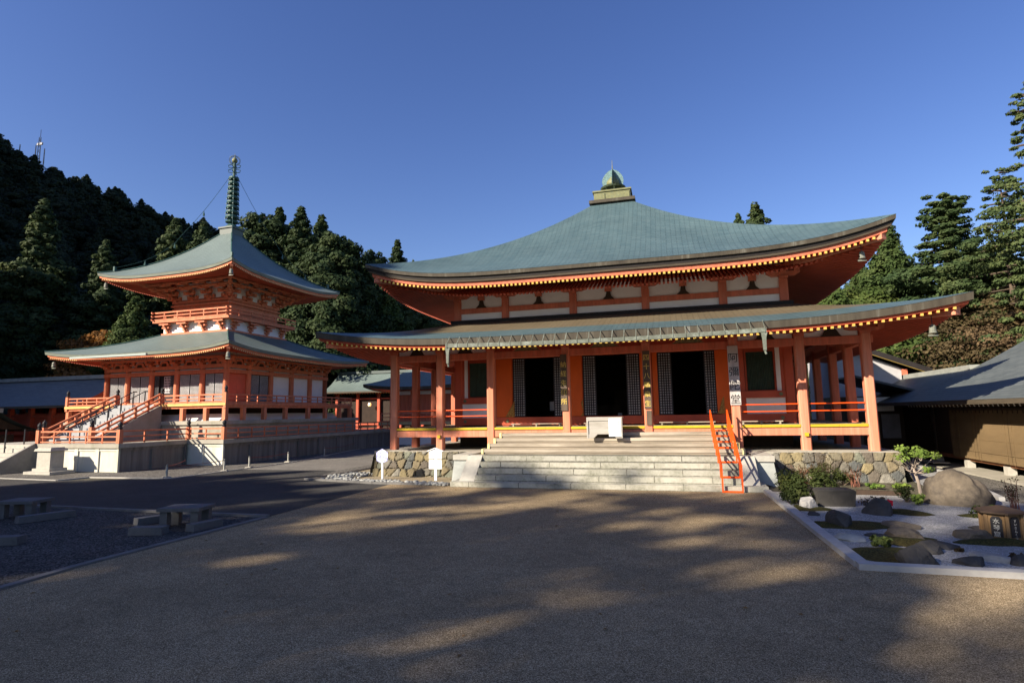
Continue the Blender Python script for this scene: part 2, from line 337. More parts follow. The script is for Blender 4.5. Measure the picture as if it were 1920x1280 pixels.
# ------------------------------------------------------------ curved hip roof
class Hip:
    """rectangular concave hip roof: eave half sizes hx, hy, eave top height z0 (lift at corners), top half sizes tx, ty at zt"""
    def __init__(s, c, hx, hy, z0, lift, tx, ty, zt, cc=.65, p=2.6, flare=.02):
        s.c, s.hx, s.hy, s.z0, s.lift, s.tx, s.ty, s.zt, s.cc, s.p, s.flare = c, hx, hy, z0, lift, tx, ty, zt, cc, p, flare
    def pt(s, side, u, t, inset=0.0, dz=0.0):
        """side 0 front(-y) 1 right(+x) 2 back 3 left; u in -1..1 along the eave, t 0 eave .. 1 top"""
        A, B, a, b = (s.hx, s.hy, s.tx, s.ty) if side in (0, 2) else (s.hy, s.hx, s.ty, s.tx)
        e = abs(u)**s.p; k = (1-t)
        fl = 1+s.flare*e*k
        L = (A-inset+(a-A)*t)*fl; W = (B-inset+(b-B)*t)*fl
        z = s.z0+(s.zt-s.z0)*(s.cc*t+(1-s.cc)*t*t)+s.lift*e*k*k+dz
        x, y = u*L, -W
        if side == 1: x, y = W, u*L
        elif side == 2: x, y = -u*L, W
        elif side == 3: x, y = -W, -u*L
        return Vector((s.c[0]+x, s.c[1]+y, z))
    def surface(s, o, name, mat, parent, nu=40, nv=16, t1=1.0, sides=(0, 1, 2, 3), dz=0.0, mats=None, tsplit=None):
        b = MB(o)
        for sd in sides:
            P, U = [], []
            for i in range(nu+1):
                u = -1+2*i/nu; row = []; ur = []
                acc = 0; prev = None
                for j in range(nv+1):
                    t = t1*j/nv; q = s.pt(sd, u, t, 0, dz); row.append(q)
                    if prev is not None: acc += (q-prev).length
                    mid = s.pt(sd, 0, t)
                    lat = (q-mid).length*(1 if u > 0 else -1)
                    ur.append((lat+sd*50, acc)); prev = q
                P.append(row); U.append(ur)
            k0 = len(b.f); b.grid(P, 0, U)
            if tsplit is not None:
                for k in range(k0, len(b.f)):
                    j = (k-k0) % nv
                    if (j+.5)/nv*t1 > tsplit: b.m[k] = 1
        return b.build(name, mats or mat, parent, smooth=True)
    def bands(s, o, name, mat, parent, layers, nu=40, sides=(0, 1, 2, 3)):
        """layers: list of (inset, dz) profile going down from the eave edge"""
        b = MB(o)
        for sd in sides:
            P = [[s.pt(sd, -1+2*i/nu, 0, ins, dz) for ins, dz in layers] for i in range(nu+1)]
            b.grid(P, 0)
        return b.build(name, mat, parent)
    def soffit(s, o, name, mat, parent, ins, dz, ix, iy, zi, nu=24, sides=(0, 1, 2, 3)):
        b = MB(o)
        for sd in sides:
            A, B = (ix, iy) if sd in (0, 2) else (iy, ix)
            P = []
            for i in range(nu+1):
                u = -1+2*i/nu; q0 = s.pt(sd, u, 0, ins, dz)
                x, y = u*A, -B
                if sd == 1: x, y = B, u*A
                elif sd == 2: x, y = -u*A, B
                elif sd == 3: x, y = -B, -u*A
                q1 = Vector((s.c[0]+x, s.c[1]+y, zi)); P.append([q0, q0.lerp(q1, .5), q1])
            b.grid(P, 0)
        return b.build(name, mat, parent)
    def rafter_ends(s, sd, ins, dz, ix, iy, zi, pitch, length):
        """(tip, inner) of the parallel rafters of one side; they follow the soffit"""
        A = s.hx if sd in (0, 2) else s.hy
        AI, BI = (ix, iy) if sd in (0, 2) else (iy, ix)
        BO = s.hy if sd in (0, 2) else s.hx
        out = []; n = int((A-ins-.1)*2/pitch); 
        for i in range(n+1):
            lat = (i-n/2)*pitch; u = lat/(A*1.0)
            tip = s.pt(sd, max(-1, min(1, u)), 0, ins, dz)
            run = BO-ins-BI; L = length
            over = abs(lat)-AI
            if over > 0:
                mx = run*(1-over/(A-ins-AI)) if A-ins > AI else run
                L = min(L, mx)
            if L < .12: continue
            zmid = zi
            f = L/run
            # slope towards the wall height
            loc = Vector((lat, 0, 0))
            d = {0: Vector((0, 1, 0)), 1: Vector((-1, 0, 0)), 2: Vector((0, -1, 0)), 3: Vector((1, 0, 0))}[sd]
            inner = tip+d*L; zz = tip.z+(zi-tip.z)*f
            out.append((tip, Vector((inner.x, inner.y, zz))))
        return out

def fix_rafters(pairs, sd, c):
    return pairs

# ------------------------------------------------------------ rubble stone wall
def rubble_wall(name, parent, o, p0, p1, z0, z1, batter, seed, size=.31, res=.04, pal=None, cap=True):
    """wall of fitted field stones from p0 to p1 (outward side on the right hand of p0->p1)"""
    rs = np.random.RandomState(seed); p0 = np.array(p0, float); p1 = np.array(p1, float)
    L = np.linalg.norm(p1-p0); d = (p1-p0)/L; nrm = np.array([d[1], -d[0]]); H = z1-z0
    nu, nv = max(4, int(L/res)), max(4, int(H/res))
    cols, rows = max(2, int(L/size)), max(2, int(H/size/.85))
    S = np.array([((i+.5+.5*(j % 2)-.25)*L/cols+rs.uniform(-.14, .14), (j+.5)*H/rows+rs.uniform(-.09, .09)) for i in range(-1, cols+1) for j in range(-1, rows+1)])
    pal = pal or [(.17, .14, .085), (.135, .125, .10), (.085, .09, .085), (.175, .155, .105), (.105, .09, .07), (.20, .165, .09), (.14, .145, .108), (.19, .18, .15)]
    C = np.array([np.array(pal[rs.randint(len(pal))])*rs.uniform(.8, 1.15) for _ in S]); out = rs.uniform(.02, .09, len(S))
    U, V = np.meshgrid(np.linspace(0, L, nu+1), np.linspace(0, H, nv+1), indexing='ij')
    D = np.hypot(U[..., None]-S[:, 0], (V[..., None]-S[:, 1])*1.12); idx = np.argsort(D, axis=-1)
    d1 = np.take_along_axis(D, idx[..., :1], -1)[..., 0]; d2 = np.take_along_axis(D, idx[..., 1:2], -1)[..., 0]; own = idx[..., 0]
    e = np.clip((d2-d1)/.11, 0, 1); prof = np.sqrt(1-(1-e)**2)
    disp = prof*(.05+out[own])+rs.uniform(-.006, .006, U.shape)
    off = batter*(1-V/H)+disp
    vs = [(p0[0]+d[0]*U[i, j]+nrm[0]*off[i, j], p0[1]+d[1]*U[i, j]+nrm[1]*off[i, j], z0+V[i, j]) for i in range(nu+1) for j in range(nv+1)]
    b = MB(o); n2 = nv+1
    b.v = vs; b.f = [(i*n2+j, (i+1)*n2+j, (i+1)*n2+j+1, i*n2+j+1) for i in range(nu) for j in range(nv)]; b.m = [0]*len(b.f)
    ob = b.build(name, rubble_m, parent, smooth=False, fix=False)
    at = ob.data.color_attributes.new('Col', 'FLOAT_COLOR', 'POINT')
    gap = np.clip(e*3.0, .35, 1)
    cc = np.concatenate([C[own]*1.0, np.ones(U.shape+(1,))], -1); cc[e < .07, :3] = (.07, .06, .045)
    at.data.foreach_set('color', cc.reshape(-1).astype(np.float32))
    return ob
def _rub():
    m, n, l, b = mk('field_stone'); a = n.new('ShaderNodeAttribute'); a.attribute_name = 'Col'; v = coords(n, l)
    c = mixc(n, l, 1.0, a.outputs['Color'], ramp(n, l, nz(n, l, v, 9, 6, .7), (.3, (.72, .72, .72)), (.7, (1.25, 1.25, 1.25))), 'MULTIPLY')
    l.new(c, b.inputs['Base Color']); b.inputs['Roughness'].default_value = .9; bumpn(n, l, b, nz(n, l, v, 35, 4), .4); return m
rubble_m = _rub()

# ------------------------------------------------------------ lettering
def text_mesh(name, s, size, mat, parent, loc, rot, extrude=.004, o=None):
    c = bpy.data.curves.new(name, 'FONT'); c.body = s; c.size = size; c.extrude = extrude; c.align_x = 'CENTER'; c.align_y = 'CENTER'
    t = bpy.data.objects.new(name, c); COL.objects.link(t)
    dg = bpy.context.evaluated_depsgraph_get(); me = bpy.data.meshes.new_from_object(t.evaluated_get(dg))
    bpy.data.objects.remove(t); me.materials.clear(); me.materials.append(mat)
    ob = bpy.data.objects.new(name, me); COL.objects.link(ob); ob.parent = parent; ob.location = loc; ob.rotation_euler = rot
    return ob

# ============================================================ MAIN HALL
O = Vector((0, 7, 0))
hall = thing('temple_hall', 'wide vermilion temple hall with two tiers of curved copper roof behind the stone steps', 'temple hall', O)
PX = [-8.97, -6.87, -4.65, -1.55, 1.55, 4.65, 6.87, 8.97]
# platform
for i, (a, b_, z0) in enumerate((((-9.55, -.45), (-5.55, -.45), -.02), ((5.7, -.45), (9.55, -.45), -.02))):
    rubble_wall('rubble_base_wall', hall, O, a, b_, z0, .97, .28, 3+i)
rubble_wall('rubble_base_wall', hall, O, (9.55, -.45), (9.55, 14.4), -.02, .97, .25, 9)
rubble_wall('rubble_base_wall', hall, O, (-9.55, 14.4), (-9.55, -.45), -.02, .97, .25, 10, res=.08)
b = MB(O); b.box(-9.62, 9.62, -.5, 14.45, .9, .99)
b.box(-9.3, -8.2, -.35, -.05, .992, 1.02); b.box(5.9, 8.4, -.3, .1, .992, 1.02)
b.build('platform_top', concrete, hall)
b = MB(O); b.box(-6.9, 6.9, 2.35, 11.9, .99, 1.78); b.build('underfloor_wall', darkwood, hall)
# veranda
b = MB(O); b.box(-9.0, 9.0, -.06, 2.0, 1.80, 1.895); b.box(-9.0, -6.9, 2.0, 14.0, 1.80, 1.895); b.box(6.9, 9.0, 2.0, 14.0, 1.80, 1.895)
b.build('veranda_floor', grey_wood, hall)
b = MB(O)
for i in range(7):
    x0, x1 = PX[i]+.155, PX[i+1]-.155; n = max(2, round((x1-x0)/.75))
    for k in range(n): b.box(x0+(x1-x0)*k/n+.003, x0+(x1-x0)*(k+1)/n-.003, -.14, -.062, 1.815, 1.905)
for s in (-1, 1):
    for k in range(16): b.box(min(s*9.03, s*9.1), max(s*9.03, s*9.1), .2+k*.85, .2+k*.85+.845, 1.79, 1.91)
b.build('ochre_floor_edge', ochre, hall)
b = MB(O)
for i in range(7): b.box(PX[i]+.15, PX[i+1]-.15, -.10, .08, 1.53, 1.785)
for s in (-1, 1): b.box(s*8.97-.09, s*8.97+.09, .16, 14, 1.53, 1.785)
b.build('veranda_beam', verm_pale, hall)
# beam ends (small gilt heads)
for x in (-6.87, 6.87): MB(O).box(x-.06, x+.06, -.24, -.162, 1.5, 1.62).build('beam_end', ochre, hall)
# pillars
def pillar_mb(x, y, z0, z1, w):
    h = w/2; c = w*.13; b = MB(O)
    b.prism([(x-h+c, y-h), (x+h-c, y-h), (x+h, y-h+c), (x+h, y+h-c), (x+h-c, y+h), (x-h+c, y+h), (x-h, y+h-c), (x-h, y-h+c)], 'z', z0, z1); return b
for x in PX:
    pillar_mb(x, 0, .99, 5.06, .31).build('pillar', verm_pale, hall)
for s in (-1, 1):
    for y in (2.1, 4.3, 7.0, 9.7, 11.9, 14.0): pillar_mb(s*8.97, y, .99, 5.06, .31).build('pillar', verm, hall)
for x in (-6.87, -4.65, -1.55, 1.55, 4.65, 6.87):
    pillar_mb(x, 2.22, 1.9, 5.4, .36).build('inner_pillar', verm_deep, hall)
# tie beams, brackets, wall plate
b = MB(O); b.box(-9.2, 9.2, -.11, .11, 4.68, 4.94)
for s in (-1, 1): b.box(s*8.97-.11, s*8.97+.11, .11, 14, 4.68, 4.94)
b.build('tie_beam', verm, hall)
b = MB(O); b.box(-9.6, 9.6, -.11, .11, 5.32, 5.46)
for s in (-1, 1): b.box(s*8.97-.11, s*8.97+.11, -.6, 14.2, 5.34, 5.45)
b.build('wall_plate', verm, hall)
br0 = None
for x in PX:
    b = MB(O); b.obox((x, 0, 5.0), .34, .34, .12); b.prism([(x-.62, 5.22), (x-.62, 5.17), (x-.45, 5.12), (x+.45, 5.12), (x+.62, 5.17), (x+.62, 5.22)], 'y', -.09, .09)
    for q in (-.52, 0, .52): b.obox((x+q, 0, 5.22), .2, .22, .1)
    b.build('bracket', verm, hall)
carved = M('carved_gilt_panel', (.20, .17, .075), .6, .5, 14, bump=.8, bscale=30, dirt=(.09, .12, .07), dirtscale=9)
for i in range(7):
    x = (PX[i]+PX[i+1])/2; wv = .62 if 1 < i < 5 else .34
    poly = [(-1, 0), (-.82, .16), (-.6, .55), (-.3, .9), (.3, .9), (.6, .55), (.82, .16), (1, 0)]
    b = MB(O); b.prism([(x+u*wv, 4.95+v*.36) for u, v in poly], 'y', -.09, -.02); b.build('frog_leg_strut', carved if 1 < i < 5 else darkwood, hall)
    if 1 < i < 5:
        fr = MB(O); pp = [Vector((x+u*wv, -.10, 4.96+v*.36)) for u, v in poly]
        for a_, c_ in zip(pp[:-1], pp[1:]): fr.bar(a_, c_, .03, .05)
        fr.build('strut_rim', verm_deep, hall)
b = MB(O); b.box(-8.9, 8.9, .0, .04, 4.94, 5.32); b.build('frieze_board', verm_deep, hall)
for i in (0, 1, 5, 6):
    x0, x1 = PX[i]+.2, PX[i+1]-.2; MB(O).box(x0, x1, -.02, -.005, 4.96, 5.3).build('frieze_plaster', plaster, hall)
# inner front wall
b = MB(O); b.box(-6.87, 6.87, 2.0, 2.2, 1.95, 2.28); b.build('sill_beam', verm_deep, hall)
b = MB(O); b.box(-6.87, 6.87, 2.02, 2.2, 4.86, 5.16); b.box(-6.87, 6.87, 2.1, 2.16, 5.16, 6.2); b.build('lintel_beam', verm_deep, hall)
for s in (-1, 1):
    b = MB(O); b.box(min(s*4.83, s*6.69), max(s*4.83, s*6.69), 2.0, 2.2, 2.9, 3.16); b.build('window_beam', verm_deep, hall)
    MB(O).box(min(s*5.2, s*6.69), max(s*5.2, s*6.69), 2.12, 2.18, 2.28, 2.9).build('plaster_panel', plaster, hall)
    MB(O).box(min(s*6.42, s*6.58), max(s*6.42, s*6.58), 2.1, 2.18, 3.16, 4.86).build('plaster_strip', plaster, hall)
    MB(O).box(min(s*4.83, s*5.26), max(s*4.83, s*5.26), 2.1, 2.18, 2.28, 4.86).build('side_board', verm_deep, hall); MB(O).box(min(s*6.58, s*6.69), max(s*6.58, s*6.69), 2.1, 2.18, 3.16, 4.86).build('side_board', verm_deep, hall)
    wnd = MB(O)
    for x0, x1, z0, z1 in ((5.27, 5.34, 3.16, 4.86), (6.34, 6.41, 3.16, 4.86), (5.34, 6.34, 4.72, 4.86), (5.34, 6.34, 3.16, 3.2)):
        wnd.box(min(s*x0, s*x1), max(s*x0, s*x1), 2.06, 2.18, z0, z1)
    wf = wnd.build('window', M('window_frame_red', (.30, .05, .02), .6), hall)
    sl_ = MB(O)
    for k in range(16):
        x = s*(5.38+k*.0615); sl_.obox((x, 2.12, 3.2), .04, .04, 1.52, .785)
    sl_.build('slats', green_slat, wf)
    MB(O).box(min(s*5.34, s*6.34), max(s*5.34, s*6.34), 2.165, 2.18, 3.2, 4.72).build('window_board', black, wf)
def lattice(cx, y, z0, z1, wd, nx, nzz, o, name, parent, axis='x', bw=.022, mats=None, fr=.05, depth=.03):
    """black lattice grid before a pale backing"""
    b = MB(o)
    def bx(a0, a1, d0, d1, zz0, zz1, mi):
        if axis == 'x': b.box(cx+a0, cx+a1, y+d0, y+d1, zz0, zz1, mi)
        else: b.box(y-d1, y-d0, cx+a0, cx+a1, zz0, zz1, mi)
    h = wd/2
    bx(-h+.01, h-.01, depth+.006, depth+.02, z0+.01, z1-.01, 1)
    bx(-h, -h+fr, 0, depth, z0, z1, 0); bx(h-fr, h, 0, depth, z0, z1, 0)
    bx(-h+fr, h-fr, 0, depth, z0, z0+fr, 0); bx(-h+fr, h-fr, 0, depth, z1-fr, z1, 0)
    W, H = wd-2*fr, z1-z0-2*fr
    for i in range(1, nx):
        x = -h+fr+W*i/nx; bx(x-bw/2, x+bw/2, .002, depth-.001, z0+fr, z1-fr, 0)
    for j in range(1, nzz):
        z = z0+fr+H*j/nzz; bx(-h+fr, h-fr, .004, depth, z-bw/2, z+bw/2, 0)
    return b.build(name, mats or [black, paper], parent)
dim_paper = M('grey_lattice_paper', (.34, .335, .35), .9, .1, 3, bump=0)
for cx in (-3.1, 0, 3.1):
    for s in (-1, 1):
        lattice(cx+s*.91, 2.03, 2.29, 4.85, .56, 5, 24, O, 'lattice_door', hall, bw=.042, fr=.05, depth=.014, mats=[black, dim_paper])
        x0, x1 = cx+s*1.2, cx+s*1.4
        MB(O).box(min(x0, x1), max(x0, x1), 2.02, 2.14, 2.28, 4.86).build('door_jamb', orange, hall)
# orange folded wing boards beside the doors (stand forward between pillar and lattice)
for x0, x1, bow in ((-5.02, -4.32, -.16), (-1.72, -1.22, .16), (1.22, 1.66, -.16), (4.16, 4.75, .2)):
    z = [1.96, 2.3, 2.9, 3.6, 4.3, 4.86]
    b = MB(O); b.box(x0, x1, 1.93, 1.99, 2.30, 4.84); b.build('wing_board', orange, hall)
gilt_orn = M('gilt_ornament', (.33, .22, .05), .5, .6, 20, bump=.5, dirt=(.25, .09, .02), dirtscale=16, dirtcut=(.42, .6))
for x0, x1 in ((-4.62, -4.2), (4.12, 4.42), (-1.3, -1.2)):
    MB(O).prism([(x0, 2.30), (x1, 2.30), (x1, 3.0), (x1-.08, 2.85), (x0+.1, 2.45)], 'y', 1.90, 1.925).build('gilt_corner_ornament', gilt_orn, hall)
for x in (-6.87, 6.87, -4.9, 4.9):
    for z in (2.12, 3.03):
        MB(O).tube([(x+.35*(-1 if x > 0 else 1), 1.97, z), (x+.35*(-1 if x > 0 else 1), 2.0, z)], .07, 10).build('nail_cover', bronze_pale, hall)
# room behind the doors
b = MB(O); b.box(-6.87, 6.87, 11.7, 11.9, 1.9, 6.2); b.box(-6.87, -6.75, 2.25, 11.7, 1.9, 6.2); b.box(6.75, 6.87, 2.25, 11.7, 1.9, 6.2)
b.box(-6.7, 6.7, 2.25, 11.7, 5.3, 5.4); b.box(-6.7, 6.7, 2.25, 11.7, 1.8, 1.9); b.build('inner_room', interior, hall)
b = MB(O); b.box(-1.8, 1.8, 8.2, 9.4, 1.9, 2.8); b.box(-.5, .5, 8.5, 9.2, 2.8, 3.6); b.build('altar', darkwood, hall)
dcm = M('dim_card', (.3, .3, .3), .8)
for q in ((-2.9, -2.65, 3.2, 3.24, 2.55, 2.95), (-2.4, -2.05, 3.2, 3.24, 2.45, 2.85), (.1, .28, 3.5, 3.54, 1.95, 2.4)): MB(O).box(*q).build('notice_card', dcm, hall)
# side walls of the core
for s in (-1, 1):
    b = MB(O); b.box(min(s*6.87, s*6.93), max(s*6.87, s*6.93), 2.3, 11.9, 1.9, 5.6); b.build('side_wall', verm_deep, hall)
    for y0 in (2.6, 4.7): MB(O).box(min(s*6.935, s*6.96), max(s*6.935, s*6.96), y0, y0+1.4, 2.3, 4.6).build('side_door', darkwood, hall)
# floor benches by the doors
for x0, x1 in ((-4.2, -2.0), (-1.1, -.6), (1.9, 4.0), (4.9, 6.4)):
    b = MB(O); b.box(x0, x1, 1.25, 1.5, 1.985, 2.02)
    for x in (x0+.1, (x0+x1)/2, x1-.1): b.box(x-.03, x+.03, 1.27, 1.48, 1.895, 1.985)
    b.build('low_bench_board', grey_wood, hall)
# railing rods between pillars
for a, c in ((0, 1), (1, 2), (5, 6), (6, 7)):
    b = MB(O)
    for z in (2.37, 2.62): b.tube([(PX[a]+.1, .0, z), (PX[c]-.1, 0, z)], .022, 8)
    b.build('rod_rail', rail_red, hall)
for s in (-1, 1):
    for y0, y1 in ((.15, 2.0), (2.25, 4.2), (4.45, 6.9)):
        b = MB(O)
        for z in (2.37, 2.62): b.tube([(s*8.97, y0, z), (s*8.97, y1, z)], .022, 8)
        b.build('rod_rail', rail_red, hall)
# ---- stairs
def step_run(z, y): return z, y
b = MB(O)
SY = [-3.58, -3.28, -2.98, -2.68, -2.38]; SZ = [.17, .37, .57, .77, .97]
b.box(-5.04, 5.04, SY[0], -.4, -.03, SZ[0])
for i in range(1, 5): b.box(-4.25, 4.32, SY[i], -.4, SZ[i-1]+.0, SZ[i])
b.build('stone_steps', step_stone, hall)
for s in (-1, 1):
    b = MB(O); x0, x1 = (4.34, 4.86) if s > 0 else (-4.82, -4.27)
    b.prism([(-3.3, .17), (-2.36, .97), (-1.9, .97), (-1.9, .17)], 'x', x0, x1)
    b.build('stair_cheek', stone_pale, hall)
    b = MB(O); xa, xb = (4.88, 5.42) if s > 0 else (-5.38, -4.84)
    b.prism([(xa+.0, .17), (xb+.12*(s > 0), -.02 if s > 0 else .17), (xb, .80), (xa, .80)] if s > 0 else [(xa-.12, -.02), (xb, .17), (xb, .80), (xa, .80)], 'y', -2.3, -.5)
    b.build('stair_pedestal', M('grey_blue_granite', (.36, .38, .36), .85, .15, 5, bump=.2), hall)
    MB(O).box(min(xa, xb)-.03, max(xa, xb)+.03, -2.36, -.5, .8, .985).build('pedestal_cap', stone_pale, hall)
shaded_riser_wood = M('shaded_riser_wood', (.25, .21, .16), .85, .3, 2, (.25, 2, 2), .3, 20)  # darker copy of the step wood, riser shading put into the colour
WY = [-1.78, -1.42, -1.06, -.70]; WZ = [1.15, 1.33, 1.51, 1.69]
for i in range(4):
    xe = 4.62-.13*i
    z0 = .975 if i == 0 else WZ[i-1]+.002
    MB(O).box(-xe+.2, xe-.05, WY[i]+.03, -.15, z0, WZ[i]-.112).build('step_riser', shaded_riser_wood, hall)
    MB(O).box(-xe+.2, xe-.05, WY[i], -.15, WZ[i]-.11, WZ[i]).build('wooden_step', grey_wood, hall)
    for s in (-1, 1):
        xx = (xe-.05) if s > 0 else (-xe+.2)
        MB(O).box(min(xx+s*.004, xx+s*.09), max(xx+s*.004, xx+s*.09), WY[i]-.02, WY[i]+.36, z0, WZ[i]+.01).build('gilt_step_end', M('worn_gilt', (.62, .55, .26), .6, .4, 12, dirt=(.5, .47, .4), dirtscale=8), hall)
# ---- lower roof
LH = Hip((0, 7), 11.0, 9.35, 5.27, .56, 7.15, 4.72, 6.62, cc=.8, p=4.3, flare=.02)
LH.surface(O, 'lower_roof', None, hall, 60, 12, mats=[copper, copper_brown], tsplit=.42)
LH.bands(O, 'lower_roof_edge', fascia, hall, [(0, 0), (.01, -.02), (.02, -.24), (.10, -.245)])
LH.bands(O, 'lower_eave_board', verm_deep, hall, [(.10, -.24), (.12, -.34), (.22, -.345)])
LH.soffit(O, 'lower_soffit', verm_deep, hall, .22, -.33, 7.0, 4.6, 5.98)
# ---- upper storey
b = MB(O); b.box(-6.95, 6.95, 2.32, 11.7, 6.2, 8.6); b.build('upper_wall', plaster, hall)
UX = [-6.95, -4.65, -1.55, 1.55, 4.65, 6.95]
b = MB(O); b.box(-7.25, 7.25, 2.12, 11.9, 6.55, 6.72); b.build('ridge_board', fascia_dark, hall)
for x in UX:
    MB(O).box(x-.16, x+.16, 2.2, 2.34, 6.72, 7.62).build('upper_pillar', verm, hall)
    b = MB(O); b.obox((x, 2.2, 7.62), .3, .3, .1); b.prism([(x-.62, 7.9), (x-.62, 7.84), (x-.42, 7.72), (x+.42, 7.72), (x+.62, 7.84), (x+.62, 7.9)], 'y', 2.12, 2.3)
    for q in (-.5, 0, .5): b.obox((x+q, 2.2, 7.9), .2, .26, .1)
    b.build('upper_bracket', verm, hall)
for s in (-1, 1):
    for y in (4.3, 7, 9.7, 11.7): MB(O).box(s*6.98-.1, s*6.98+.1, y-.15, y+.15, 6.72, 7.8).build('upper_pillar', verm, hall)
b = MB(O); b.box(-7.0, 7.0, 2.24, 2.315, 7.04, 7.27)
for s in (-1, 1): b.box(s*6.98-.06, s*6.98+.06, 2.34, 11.7, 7.04, 7.27)
b.build('upper_tie_beam', verm, hall)
b = MB(O); b.box(-7.6, 7.6, 2.1, 2.3, 8.0, 8.2)
for s in (-1, 1): b.box(s*7.05-.1, s*7.05+.1, 1.8, 12, 8.0, 8.2)
b.build('upper_wall_plate', verm_deep, hall)
for i in range(5):
    x = (UX[i]+UX[i+1])/2; b = MB(O); b.prism([(x-.26, 7.275), (x-.12, 7.42), (x-.08, 7.62), (x+.08, 7.62), (x+.12, 7.42), (x+.26, 7.275)], 'y', 2.24, 2.31); b.build('upper_frog_leg_strut', darkwood, hall)
    MB(O).obox((x, 2.24, 7.62), .3, .12, .28).build('strut_block', verm, hall)
# ---- upper roof
UH = Hip((0, 7), 9.85, 7.65, 8.19, .75, .85, .85, 13.1, cc=.52, p=5.0, flare=.02)
UH.surface(O, 'upper_roof', copper, hall, 60, 24)
UH.bands(O, 'upper_roof_edge', fascia, hall, [(0, 0), (.01, -.02), (.02, -.15), (.12, -.155)])
UH.bands(O, 'upper_eave_underlayer', fascia_dark, hall, [(.10, -.15), (.11, -.28), (.20, -.285)])
UH.bands(O, 'upper_eave_lip', fascia_brown, hall, [(.12, -.28), (.14, -.36), (.24, -.365)])
UH.bands(O, 'upper_eave_board', verm, hall, [(.22, -.36), (.24, -.52), (.34, -.53)])
UH.soffit(O, 'upper_soffit', verm_deep, hall, .34, -.50, 7.0, 4.65, 8.42)
# rafters
raf_m = [verm_deep, gold]
def rafter_set(H, parent, o, sd, ins, dz, ix, iy, zi, pitch, length, sz, single=0, name='rafter', tips=True, mats=raf_m):
    prs = H.rafter_ends(sd, ins, dz, ix, iy, zi, pitch, length)
    bulk = MB(o); n = len(prs)
    for i, (tip, inn) in enumerate(prs):
        if i >= n-single:
            bb = MB(o); bb.bar(inn, tip, sz, sz, 0, 1 if tips else 0); bb.build('rafter', mats, parent, fix=False)
        else: bulk.bar(inn, tip, sz, sz, 0, 1 if tips else 0)
    if bulk.v: return tag(bulk.build(name, mats, parent, fix=False), kind='stuff')
rafter_set(UH, hall, O, 0, .22, -.575, 7.0, 4.65, 8.35, .18, 2.6, .085, 50, 'far_rafters')
rafter_set(LH, hall, O, 0, .14, -.385, 7.0, 4.6, 5.93, .2, 3.2, .085, 50, 'far_rafters')
for sd in (1, 3):
    rafter_set(UH, hall, O, sd, .22, -.575, 7.0, 4.65, 8.35, .18, 2.4, .085, 0, 'side_rafters')
    rafter_set(LH, hall, O, sd, .14, -.385, 7.0, 4.6, 5.93, .2, 2.4, .085, 0, 'side_rafters')
rafter_set(UH, hall, O, 0, 1.0, -.80, 7.0, 4.65, 8.2, .18, 1.9, .08, 0, 'base_rafters', tips=False)
# hip rafters at the corners
for H, dz, zi, ix, iy, nm in ((LH, -.50, 5.75, 6.9, 4.5, 'lower_hip_rafter'), (UH, -.62, 8.25, 6.9, 4.5, 'upper_hip_rafter')):
    for sx in (-1, 1):
        for sy in (-1, 1):
            tip = H.pt(0 if sy < 0 else 2, sx if sy < 0 else -sx, 0, .32, dz)
            MB(O).bar((sx*ix, 7+sy*iy, zi-.05), tip, .26, .28).build(nm, verm_pale, hall)
# gutter and downpipes
patina_gut = M('patina_gutter', (.12, .135, .11), .6, .3, 3, dirt=(.26, .30, .27), dirtscale=3)
b = MB(O); gy0, gy1 = -2.70, -2.56
n = 40
def gz(x): return 4.90+.08*(abs(x)/5.7)**2
for i in range(n):
    x0, x1 = -5.57+11.0*i/n, -5.57+11.0*(i+1)/n
    b.bar((x0, -2.60, gz(x0)), (x1, -2.60, gz(x1)), .16, .14)
gut = b.build('gutter', patina_gut, hall)
for i in range(28):
    x = -5.52+10.9*i/27
    bb = MB(O); bb.bar((x, -2.69, gz(x)+.06), (x, -2.36, gz(x)+.36), .02); bb.bar((x, -2.685, gz(x)-.08), (x, -2.685, gz(x)+.1), .025); bb.build('gutter_bracket', patina_gut, gut)
for x, zb in ((-5.5, 4.32), (5.36, 4.32)):
    bb = MB(O); bb.prism([(x-.1, gz(x)-.07), (x+.1, gz(x)-.07), (x+.055, gz(x)-.25), (x+.045, zb), (x-.045, zb), (x-.055, gz(x)-.25)], 'y', -2.66, -2.55)
    bb.tube([(x, -2.605, zb), (x+.03, -2.605, zb-.12)], .035, 8); bb.build('downpipe', patina_gut, gut)
# finial
fin = MB(O); fin.box(-1.15, 1.15, 5.85, 8.15, 13.0, 13.16); fin.build('finial_base_curb', fascia, hall)
f1 = MB(O)
f1.box(-.92, .92, 6.08, 7.92, 13.16, 13.62); f1.box(-.98, .98, 6.02, 7.98, 13.62, 13.7)
for q in (-.62, .62): f1.box(q-.26, q+.26, 6.04, 6.078, 13.2, 13.55)
f1.build('finial_box', bronze_pale, hall)
f2 = MB(O); f2.lathe((0, 7, 13.7), [(.35, 0), (.4, .05), (.42, .28), (.62, .34), (.66, .42), (.5, .47)], 20)
for k in range(8):
    a = k*math.pi/4+.2; f2.tube([(.52*math.cos(a), 7+.52*math.sin(a), 13.7), (.5*math.cos(a), 7+.5*math.sin(a), 13.9), (.58*math.cos(a), 7+.58*math.sin(a), 14.04)], [.05, .035, .06], 6)
f2.build('lotus_seat', M('dark_bronze', (.05, .07, .045), .5, .4, 8), hall)
f3 = MB(O); f3.lathe((0, 7, 14.17), [(.26, 0), (.34, .12), (.33, .3), (.2, .46), (.05, .62), (.015, 1.25), (.01, 1.5)], 16); f3.build('jewel', bronze_pale, hall, smooth=True)
fl = MB(O)   # flame halos around the jewel: two crossing thin plates
